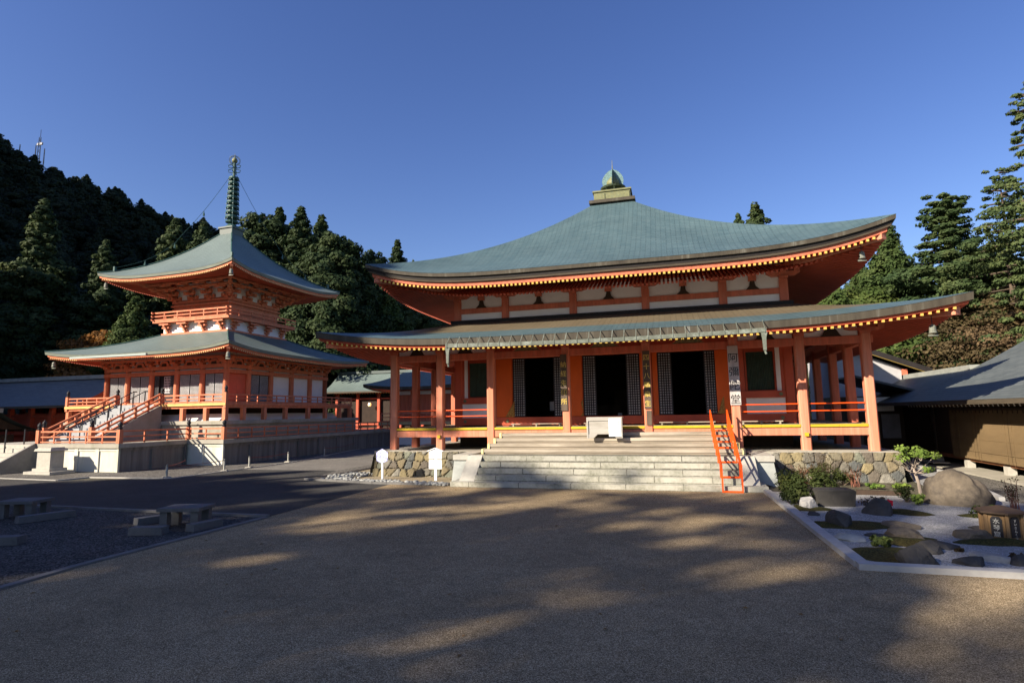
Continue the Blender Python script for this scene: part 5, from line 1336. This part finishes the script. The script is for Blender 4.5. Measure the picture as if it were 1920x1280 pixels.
# far gable of the roof
b = MB(Or); b.prism([(x_, rz_(x_)-.02) for x_ in (15.6, 16.5, 18, 20)]+[(20, 4.1), (15.6, 4.1)], 'y', 7.4, 7.5); b.build('gable_wall', darkwood, rb)
wg = MB(Or); P, U = [], []
for s in (-1, 1):
    P = [[(15.5+s*(3.1-3.1*i/6), 7.72+8.6*j/3, rz_(12.4+3.1*i/6)) for j in range(4)] for i in range(7)]
    U = [[(8.6*j/3, 3.4*i/6) for j in range(4)] for i in range(7)]
    wg.grid(P, 0, U)
wgo = wg.build('wing_roof', slate, rb); b = MB(Or); b.box(15.3, 15.7, 7.7, 16.5, 4.02, 4.26); b.build('wing_ridge', M('pale_ridge', (.27, .28, .25), .6), wgo)
b = MB(Or); b.box(12.36, 12.42, 7.72, 16.3, 2.5, 2.655); b.build('wing_fascia', fascia_brown, wgo)
MB(Or).box(13.6, 17.4, 7.8, 16, 0.0, 2.6).build('wing_wall', interior, rb)
MB(Or).box(13.5, 26.5, -14, 7.3, .38, 2.75).build('wall', darkwood, rb)
MB(Or).box(13.42, 13.5, -14, 7.3, .34, .5).build('floor_beam', M('red_brown_beam', (.22, .09, .04), .7, .3, 3), rb)
raft = MB(Or)
for i in range(70):
    y = -13.8+.3*i; raft.bar((13.5, y, 2.78), (12.5, y, 2.46), .08, .09, 0, 1)
tag(raft.build('rafters', [darkwood, M('pale_tip', (.55, .52, .45), .7)], rb, fix=False), kind='stuff')
for i, y in enumerate((6.9, 4.25, 1.5, -1.3, -4.1)):
    b = MB(Or); b.obox((13.46, y, .0), .26, .26, .36); b.build('foundation_post', stone_pale, rb)
    MB(Or).box(13.38, 13.42, y-.09, y+.09, .36, 2.7).build('wall_post', darkwood, rb)
def blind_mat():
    m, n, l, b = mk('reed_blind'); v = coords(n, l, (1, .25, 1)); wv = n.new('ShaderNodeTexWave'); wv.bands_direction = 'Z'; wv.inputs['Scale'].default_value = 14; wv.inputs['Distortion'].default_value = 1.2; wv.inputs['Detail'].default_value = 3
    l.new(v, wv.inputs['Vector']); c = ramp(n, l, wv.outputs['Fac'], (.1, (.11, .072, .036)), (.6, (.19, .13, .064)), (.95, (.25, .175, .09)))
    g = ramp(n, l, nz(n, l, v, 1.5, 5), (.35, (.8, .8, .8)), (.7, (1.12, 1.12, 1.12))); l.new(mixc(n, l, 1, c, g, 'MULTIPLY'), b.inputs['Base Color']); b.inputs['Roughness'].default_value = .8
    bumpn(n, l, b, wv.outputs['Fac'], .4, .01); return m
blm = blind_mat()
for i, (y0, y1) in enumerate(((4.62, 5.15), (3.13, 4.60), (.95, 3.11), (-1.2, .93), (-3.4, -1.22))):
    P = [[(13.30-.02*math.sin(3.1*j/8), y0+(y1-y0)*k/2, 2.28-1.83*j/8) for k in range(3)] for j in range(9)]
    b = MB(Or); b.grid(P)
    for z in (1.9, 1.2, .75): b.bar((13.27, y0, z), (13.27, y1, z), .008)
    for yy in (y0+.2, y1-.2): b.bar((13.27, yy, 2.28), (13.27, yy, .46), .01)
    sol = b.build('reed_blind', blm, rb)
b = MB(Or); b.box(13.2, 13.34, -5, 5.3, 2.28, 2.36)
for k in range(34): b.box(13.24, 13.26, -4.9+.3*k, -4.87+.3*k, 2.18, 2.28)
b.build('blind_rail', darkwood, rb)
MB(Or).box(12.5, 13.9, -12, 7.3, -.02, .07).build('foundation_strip', concrete, rb)
b = MB(Or)
for k in range(4): b.box(12.5+.0, 13.1, 5.0+.32*k, 5.28+.32*k, .16, .2)
b.build('slatted_step', grey_wood, rb)
# white gabled building behind right + small roofs
wb = thing('white_gable_building', 'white walled building with dark sloping eaves behind the right end of the main hall', 'building', (11, 18, 0)); Ow = (11, 18, 0)
b = MB(Ow); b.prism([(11.6, 0), (15.6, 0), (15.6, 4.55), (12.2, 6.1), (11.6, 5.9)], 'y', 15.5, 21); b.build('wall', M('shaded_white_plaster', (.38, .38, .39), .9, .08), wb)  # white wall greyed: the main hall's shadow is put into its colour
b = MB(Ow); b.bar((12.0, 14.9, 6.35), (16.6, 14.9, 4.42), .06, .3); b.bar((12.0, 18.2, 6.42), (16.6, 18.2, 4.5), 6.5, .12); b.build('roof', fascia_dark, wb)
b = MB(Ow); b.bar((12.0, 14.85, 6.17), (16.5, 14.85, 4.27), .025, .03); b.build('gilt_eave_line', M('dull_ochre', (.22, .15, .03), .6), wb)
MB(Ow).box(15.3, 15.55, 15.3, 15.48, 0, 4.6).build('post', verm, wb)
lr = thing('lean_to', 'low dark lean-to with a sloping roof beside the right pillars of the main hall', 'lean-to', (13, 12, 0)); Ol = (13, 12, 0)
b = MB(Ol); b.bar((11.2, 11.6, 4.0), (15.3, 11.6, 2.75), 4.2, .1); b.build('roof', slate, lr)
MB(Ol).box(10.6, 14.2, 10.8, 13.6, 0, 3.0).build('wall', darkwood, lr); MB(Ol).box(11.2, 13.2, 10.75, 10.79, 2.25, 2.95).build('plaster_panel', plaster, lr)
MB(Ol).box(12.6, 13.4, 10.74, 10.79, .9, 2.1).build('window', M('dim_window', (.2, .2, .22), .4), lr)
ds = thing('tall_board', 'tall weathered board leaning by the right end of the hall veranda', 'board', (10.4, 7.2, 0)); b = MB(); b.box(-.3, .3, -.03, .03, 0, 1.75); b.build('panel', dark_board, ds); MB().box(-.34, .34, -.05, .05, 1.751, 1.8).build('cap', grey_wood, ds)

# ============================================================ TREES
def conifer(name, seed, H, Rm, prof, nb, ncard, size, mat, base=.16, droop=.25, flat=.55, kr=.30, fill=.25):
    rs_ = np.random.RandomState(seed); cs, rr, nn = [], [], []; b = MB()
    b.tube([(0, 0, -.5), (.05*rs_.randn(), .05*rs_.randn(), H*.3), (.1*rs_.randn(), .1*rs_.randn(), H*.6), (0, 0, H*.97)], [H*.021, H*.017, H*.010, .03], 8)
    ga = 2.39996
    for i in range(nb):
        u = ((i+.5)/nb)**.85; h = base+(1-base)*u; r_ = prof(u)*Rm*rs_.uniform(.72, 1.14); a = i*ga+rs_.uniform(-.5, .5)
        z = h*H; e = np.array([math.cos(a)*r_, math.sin(a)*r_, z-droop*r_*rs_.uniform(.3, 1)])
        cr = max(.28, r_*kr*rs_.uniform(.8, 1.3)+.12)
        for q in (1.0, .62) if r_ > Rm*.4 else (.8,):
            c = np.array([e[0]*q, e[1]*q, z+(e[2]-z)*q+rs_.uniform(-.2, .2)]); cs.append(c); rr.append(cr*(1.0 if q == 1 else 1.1)); nn.append(int(ncard*(cr**1.3)*rs_.uniform(.8, 1.2))+6)
        if i % 2 == 0 and r_ > .6: b.tube([(0, 0, z-.1), tuple(e*np.array([.6, .6, 1])+np.array([0, 0, .05])), tuple(e)], [max(.03, H*.004), H*.0028, .012], 4)
    cs.append(np.array([0, 0, H])); rr.append(.35); nn.append(30)
    V = cards(rs_, cs, rr, nn, size, flat, .45)
    nf = int(len(V)/4*fill); u = rs_.uniform(0, .97, nf); ang = rs_.uniform(0, 6.28, nf); rad = np.array([prof(x) for x in u])*Rm*.5*np.sqrt(rs_.uniform(0, 1, nf))
    cc = np.stack([np.cos(ang)*rad, np.sin(ang)*rad, (base+(1-base)*u)*H], 1)
    V2 = cards(rs_, list(cc), [.12]*nf, [1]*nf, size*1.3)
    return card_mesh(name+'_crown', np.concatenate([V, V2]), mat), b, len(V)
def tree_proto(kind, seed, **k):
    cm, tb, n = conifer(kind, seed, **k)
    tm = tb.build('trunk', bark); tmesh = tm.data; bpy.data.objects.remove(tm); return cm, tmesh, k['H']
pr_cedar = lambda u: (1-u**1.5)**.72*min(1, .55+u*2.2)*(.86+.14*math.sin(u*23))
pr_round = lambda u: max(.2, math.sin(math.pi*min(1, .25+u*.72))**.6)
pr_cone = lambda u: (1-u)**.8*.95+.06
pr_pine = lambda u: max(.2, (1-u**1.6)**.6*(.78+.22*math.sin(u*13+1)))
PROTO = {
 'cedar_a': tree_proto('cedar_tree', 1, H=24, Rm=4.8, prof=pr_cedar, nb=150, ncard=200, size=0.180, mat=leaf_cedar, kr=.25, flat=.7),
 'cedar_b': tree_proto('cedar_tree', 2, H=25, Rm=4.2, prof=pr_cedar, nb=160, ncard=200, size=0.180, mat=leaf_cedar, kr=.24, flat=.7),
 'cedar_c': tree_proto('cedar_tree', 3, H=22, Rm=5.2, prof=pr_round, nb=150, ncard=176, size=0.187, mat=leaf_cedar, kr=.25, flat=.7),
 'light': tree_proto('conifer_tree', 4, H=17, Rm=4.2, prof=pr_cone, nb=190, ncard=230, size=0.130, mat=leaf_light, droop=-.15, kr=.19, flat=.9),
 'hill_a': tree_proto('hill_tree', 5, H=22, Rm=5.6, prof=pr_cedar, nb=80, ncard=84, size=0.331, mat=leaf_hill, kr=.27, flat=.75),
 'hill_b': tree_proto('hill_tree', 6, H=20, Rm=6.0, prof=pr_round, nb=80, ncard=80, size=0.346, mat=leaf_hill, kr=.27, flat=.75),
 'pine': tree_proto('pine_tree', 7, H=20, Rm=5.2, prof=pr_pine, nb=150, ncard=330, size=.115, mat=leaf_pine, droop=.0, flat=.5, kr=.18, fill=.1),
 'tallpine': tree_proto('pine_tree', 8, H=26, Rm=6.2, prof=pr_pine, nb=120, ncard=260, size=.12, mat=leaf_pine, droop=.18, flat=.4, kr=.135, fill=.03, base=.2),
 'broad': tree_proto('broadleaf_tree', 9, H=11, Rm=5.0, prof=pr_round, nb=120, ncard=190, size=0.137, mat=leaf_broad, droop=0, flat=.8, kr=.24),
 'russet': tree_proto('russet_tree', 10, H=10, Rm=4.6, prof=pr_round, nb=130, ncard=120, size=0.101, mat=leaf_red, droop=.05, flat=.45, kr=.22, fill=.1),
 'orange': tree_proto('orange_tree', 11, H=9, Rm=3.6, prof=pr_round, nb=70, ncard=150, size=.12, mat=leaf_orange, droop=.0, flat=.45),
 'tuft': tree_proto('shade_tree', 14, H=32, Rm=2.3, prof=pr_pine, nb=46, ncard=120, size=.2, mat=leaf_pine, droop=.0, flat=.5, kr=.3, fill=.05, base=.80),
 'airy': tree_proto('shade_tree', 12, H=34, Rm=7.0, prof=pr_pine, nb=30, ncard=150, size=.2, mat=leaf_pine, droop=.1, flat=.35, kr=.21, fill=.01, base=.2),
 'airy_b': tree_proto('shade_tree', 13, H=32, Rm=7.0, prof=pr_round, nb=32, ncard=150, size=.2, mat=leaf_pine, droop=.0, flat=.35, kr=.20, fill=.01, base=.25),
}
def tree(kind, name, x, y, z, h, label, rz=0.0, wide=1.0, group=None, cat='tree'):
    cm, tm, H = PROTO[kind]; s = h/H
    t = thing(name, label, cat, (x, y, z), rz, group); t.scale = (s*wide, s*wide, s)
    c = bpy.data.objects.new('crown', cm); COL.objects.link(c); c.parent = t
    k = bpy.data.objects.new('trunk', tm); COL.objects.link(k); k.parent = t
    return t
def tree_at(kind, name, px, py, dist, label, z0=0.0, **k):
    p = pd(px, py, dist); return tree(kind, name, p.x, p.y, z0, p.z-z0, label, rz=random.uniform(0, 6.28), **k)
random.seed(11)
G1 = 'conifers behind the pagoda and hall'
tree_at('cedar_c', 'cedar_tree', 492, 404, 78, 'broad dark cedar just right of the pagoda spire, behind its upper roof', group=G1)
tree_at('cedar_a', 'cedar_tree', 524, 392, 80, 'tall dark cedar second right of the pagoda spire with a knobbly top', group=G1)
tree_at('cedar_b', 'cedar_tree', 565, 390, 74, 'tallest sunlit cedar behind the right slope of the pagoda upper roof', group=G1, wide=1.1)
tree_at('cedar_a', 'cedar_tree', 603, 406, 82, 'dark cedar right of the tallest sunlit cedar', group=G1)
tree_at('cedar_c', 'cedar_tree', 630, 442, 70, 'round topped cedar above the right tip of the pagoda upper roof', group=G1)
tree_at('cedar_b', 'cedar_tree', 655, 478, 72, 'lower cedar sloping down toward the main hall roof', group=G1, wide=1.2)
tree_at('cedar_a', 'cedar_tree', 590, 470, 76, 'cedar in front of the tall row, above the pagoda right eave', group=G1, wide=1.2)
tree_at('cedar_c', 'cedar_tree', 545, 450, 78, 'bushy cedar directly behind the pagoda right roof slope', group=G1, wide=1.1)
tree_at('cedar_b', 'cedar_tree', 745, 452, 84, 'slim pointed cedar above the left tip of the main hall upper roof', group=G1)
tree_at('cedar_c', 'cedar_tree', 700, 474, 86, 'small bushy cedar left of the slim pointed cedar', group=G1, wide=.8)
tree_at('cedar_a', 'cedar_tree', 775, 490, 90, 'tiny tree top just showing over the hall upper roof on the left', group=G1, wide=.5)
tree_at('light', 'conifer_tree', 652, 522, 72, 'light green feathery conifer between the pagoda and the main hall', group=G1, wide=1.15)
tree_at('light', 'conifer_tree', 690, 508, 74, 'light green pointed conifer by the left tip of the main hall upper roof', group=G1)
tree_at('light', 'conifer_tree', 730, 548, 72, 'feathery conifer behind the left slope of the main hall lower roof', group=G1, wide=1.2)
tree_at('cedar_c', 'cedar_tree', 770, 560, 76, 'dark cedar in the shade below the hall upper eave', group=G1, wide=1.2)
tree_at('cedar_c', 'cedar_tree', 818, 575, 80, 'dark cedar beside the left wall of the hall upper storey', group=G1, wide=1.2)
for px, py, d_, lab in ((560, 600, 78, 'leafy tree low behind the right eave of the pagoda'), (610, 590, 76, 'leafy tree low between the pagoda balcony and the hall roof'), (655, 610, 75, 'leafy tree low behind the left tip of the hall lower roof'), (700, 640, 78, 'leafy tree above the corridor roof behind the hall')):
    tree_at('broad', 'broadleaf_tree', px, py, d_, lab, group='leafy trees behind the corridor', wide=1.1)
tree_at('cedar_b', 'cedar_tree', 1415, 383, 66, 'cedar top showing above the right slope of the hall upper roof', group=G1, wide=1.2)
tree_at('cedar_a', 'cedar_tree', 1384, 404, 68, 'smaller tree top left of the cedar above the hall roof', group=G1, wide=.8)
# right side
G2 = 'trees beyond the right buildings'
tree_at('pine', 'pine_tree', 1768, 368, 50, 'broad sunlit pine right of the hall upper roof tip', group=G2, wide=1.4)
tree_at('light', 'conifer_tree', 1662, 430, 52, 'bushy green conifer behind the right tip of the hall upper roof', group=G2, wide=1.15)
tree_at('light', 'conifer_tree', 1610, 500, 54, 'green conifer below the right tip of the hall upper roof', group=G2, wide=1.2)
tree_at('tallpine', 'pine_tree', 1925, 165, 44, 'very tall pine cut by the right edge of the picture', group=G2, wide=.95)
tree_at('tallpine', 'pine_tree', 1872, 318, 47, 'tall layered pine between the broad pine and the right edge', group=G2, wide=.95)
tree_at('cedar_c', 'cedar_tree', 1840, 470, 56, 'dark tree filling the gap between the two right pines', group=G2, wide=1.1)
tree_at('russet', 'russet_tree', 1872, 556, 48, 'russet autumn tree above the grey tiled roof at the right', group=G2, wide=1.25)
tree_at('russet', 'russet_tree', 1935, 575, 46, 'russet autumn tree at the right edge above the tiled roof', group=G2, wide=1.2)
for px, py, d_, lab in ((1570, 545, 50, 'leafy tree just right of the hall upper storey'), (1630, 560, 54, 'leafy tree behind the hall lower roof on the right'), (1700, 590, 56, 'leafy tree behind the right tip of the hall lower roof'), (1660, 600, 54, 'rounded leafy tree above the white gabled building'), (1740, 610, 52, 'rounded leafy tree above the right wing roof'), (1800, 605, 50, 'rounded leafy tree left of the russet tree'), (1850, 640, 48, 'low leafy tree under the russet tree')):
    tree_at('broad', 'broadleaf_tree', px, py, d_, lab, group='leafy trees beyond the right buildings', wide=1.0)

# ------------------------------------------------------------ wooded hill on the left
def hill_z(x, y):
    """height of the wooded mountain: rises to the left"""
    v = pray(0, 0)
    dx, dy = x-CAM_LOC.x, y-CAM_LOC.y; dist = math.hypot(dx, dy); az = math.degrees(math.atan2(-dx, dy))   # degrees left of +Y
    # crest height as a tangent of elevation over azimuth, at a crest distance; the unseen off-frame crest is shaped to shade the hillside
    e = np.interp(az, [10, 18, 26, 32, 39, 47, 52, 57, 70, 82, 95, 105, 112, 118, 123, 128, 133, 150, 180, 250], [.04, .10, .165, .205, .25, .295, .32, .34, .50, .62, .64, .62, .57, .49, .43, .37, .28, .15, .1, .1])
    D0 = np.interp(az, [12, 30, 57, 100], [240, 230, 255, 265])
    zc = e*D0; k = min(1, max(0, (dist-75)/(D0-75)))
    return zc*(k**1.15) if dist <= D0 else zc*(1-.15*min(1, (dist-D0)/150))
P = []
for i in range(121):
    az = 8+240*i/120; row = []
    for j in range(26):
        d = 70+ (420-70)*(j/25); a = R(az); x, y = CAM_LOC.x-math.sin(a)*d, CAM_LOC.y+math.cos(a)*d; row.append((x, y, hill_z(x, y)-.2))
    P.append(row)
b = MB(); b.grid(P); struct(b.build('hill', forest_floor, smooth=True))
rr = random.Random(5)
HL = 'dark conifer crowded with many like it on the wooded hillside at the left'
spots = []
for tries in range(9000):
    if len(spots) >= 620: break
    az = rr.uniform(15, 60); u = rr.random(); d = 92+178*u**.8
    a = R(az); x, y = CAM_LOC.x-math.sin(a)*d, CAM_LOC.y+math.cos(a)*d
    sp_ = 3.4+d*.0115
    if any((x-q[0])**2+(y-q[1])**2 < sp_**2 for q in spots): continue
    spots.append((x, y, d, rr.uniform(8, 12.5), rr.uniform(1.15, 1.5), rr.uniform(0, 6.28), 'hill_a' if rr.random() < .65 else 'hill_b'))
spots.sort(key=lambda q: q[2]); FV = []
for i, (x, y, d, h, wd, rz, kd) in enumerate(spots):
    z = hill_z(x, y)-1.0
    if i < 288: tree(kd, 'hill_tree', x, y, z, h, HL, rz=rz, wide=wd, group='conifers on the left hillside')
    else:
        cm, tm, H = PROTO[kd]; V = np.empty(len(cm.vertices)*3, np.float32); cm.vertices.foreach_get('co', V); V = V.reshape(-1, 4, 3)[i % 3::3]
        c = V.mean(1, keepdims=True); V = c+(V-c)*1.6; sxy, sz = h/H*wd, h/H; ca, sa = math.cos(rz), math.sin(rz); V = V.reshape(-1, 3)
        FV.append(np.stack([(V[:, 0]*ca-V[:, 1]*sa)*sxy+x, (V[:, 0]*sa+V[:, 1]*ca)*sxy+y, V[:, 2]*sz+z], 1))
fo = bpy.data.objects.new('distant_forest', card_mesh('distant_forest', np.concatenate(FV), leaf_hill)); COL.objects.link(fo)
tag(fo, 'dark conifer forest covering the upper slope and crest of the hill at the left', 'forest', kind='stuff')
# nearer dark trees at the left, and an orange one behind the pagoda
G3 = 'trees behind the left corridor'
for px, py, d_, kd, lab in ((85, 376, 98, 'cedar_b', 'tall cedar with a sunlit crown at the left, in front of the hillside'), (200, 452, 92, 'cedar_b', 'cedar left of the pagoda upper roof, lower than the hillside crest'), (330, 412, 100, 'cedar_a', 'cedar above the left slope of the pagoda upper roof'), (382, 420, 96, 'cedar_a', 'cedar closest on the left of the pagoda spire'), (140, 540, 96, 'cedar_b', 'dark cedar above the pyramid roofed hall'), (20, 575, 94, 'cedar_c', 'dark bushy cedar low at the left edge'), (255, 560, 60, 'light', 'green conifer left of the pagoda balcony')):
    tree_at(kd, 'cedar_tree' if kd != 'light' else 'conifer_tree', px, py, d_, lab, group=G3, wide=1.1)
tree_at('orange', 'autumn_tree', 195, 622, 66, 'orange leaved autumn tree behind the left slope of the pagoda lower roof')


# radio masts on the ridge
for i, (px, py, h, lab) in enumerate(((76, 258, 21, 'tall lattice radio mast on the ridge of the hill'), (68, 272, 12, 'thin radio mast just left of the tall lattice mast'), (84, 279, 10, 'thin radio mast just right of the tall lattice mast'), (38, 271, 7, 'short lone mast on the ridge left of the radio masts'))):
    p = pd(px, py, 262); t = thing('radio_mast', lab, 'mast', (p.x, p.y, p.z-h), 0, 'radio masts on the ridge'); w_ = .9 if i == 0 else .25
    grey_mast = bpy.data.materials.get('mast_metal') or M('mast_metal', (.15, .16, .19), .5, .1)
    b = MB()
    for a in range(3):
        c_, s_ = math.cos(a*2.094), math.sin(a*2.094); b.tube([(w_*c_, w_*s_, -4), (w_*.35*c_, w_*.35*s_, h)], .13 if i == 0 else .1, 4)
    n = 10 if i == 0 else 3
    for k in range(n):
        z = h*k/n; q = w_*(1-.65*k/n)
        for a in range(3): b.tube([(q*math.cos(a*2.094), q*math.sin(a*2.094), z), (q*.93*math.cos((a+1)*2.094), q*.93*math.sin((a+1)*2.094), z+h/n)], .06, 4)
    b.build('lattice', grey_mast, t)
    if i == 0:
        b = MB(); b.tube([(0, 0, h), (0, 0, h+3)], .1, 4); b.box(-1.3, 1.3, -.2, .2, h*.86, h*.9); b.box(-.9, .9, -.2, .2, h*.3, h*.34); b.build('antenna', grey_mast, t)

# ------------------------------------------------------------ tall trees behind and left of the viewpoint: they shade the court
for k, (kd, gx, gy, h, wd) in enumerate((
    ('cedar_b', -14.0, .4, 32, 1.35), ('cedar_a', -9.5, -3.6, 29, 1.2), ('cedar_c', -12, -5, 28, 1.4), ('cedar_c', -16.5, -6.5, 27, 1.3), ('cedar_a', -14, -11, 26, 1.5), ('cedar_c', -11, -12, 25, 1.4),
    ('airy', -4.5, -2.2, 38, 1.0), ('airy_b', 1.5, -2.6, 36, 1.0), ('airy', 6.5, -2.8, 38, 1.0), ('airy_b', 11.5, -3.4, 35, 1.0),
    ('airy_b', -3.0, -8.5, 34, .8), ('airy', 8.0, -7.5, 36, .7), ('airy', -6.0, -12.0, 36, .9), ('airy_b', 1.0, -6.5, 37, .9), ('tallpine', 5.0, -3.4, 36, .8), ('tallpine', -1.5, -3.0, 35, .8), ('pine', 2.0, -9.5, 36, .62), ('pine', -2.0, -13.5, 35, .62), ('pine', 6.5, -11.0, 37, .6), ('tallpine', 9.0, -4.2, 34, .8))):
    x, y = gx+SUNV.x/SUNV.z*h, gy+SUNV.y/SUNV.z*h
    tree(kd, 'shade_tree', x, y, 0, h, 'tall conifer standing behind and left of the viewpoint, shading the court', k*1.7, wd, 'tall trees behind the viewpoint')
for k, (x, y, h) in enumerate(((-64, -14, 26), (-70, -17, 28), (-60, -9, 19), (-76, -12, 30), (-84, 3, 32), (-90, 10, 34), (-72, 2, 26), (-80, -12, 30), (-98, 0, 34), (-95, 18, 30))):
    tree('cedar_c', 'shade_tree', x, y, 0, h, 'tall cedar off to the left, shading the left corridor roofs', k*2.1, 1.4, 'tall trees left of the pagoda')
tree('tuft', 'shade_tree', -38.8, -33.0, 0, 32, 'tall bare trunked pine far behind the viewpoint with foliage only at its top', .6, 1.0, 'tall trees behind the viewpoint')
tree('tuft', 'shade_tree', -42.0, -34.5, 0, 34, 'tall bare trunked pine far behind the viewpoint with foliage only at its top', 2.6, 1.0, 'tall trees behind the viewpoint')
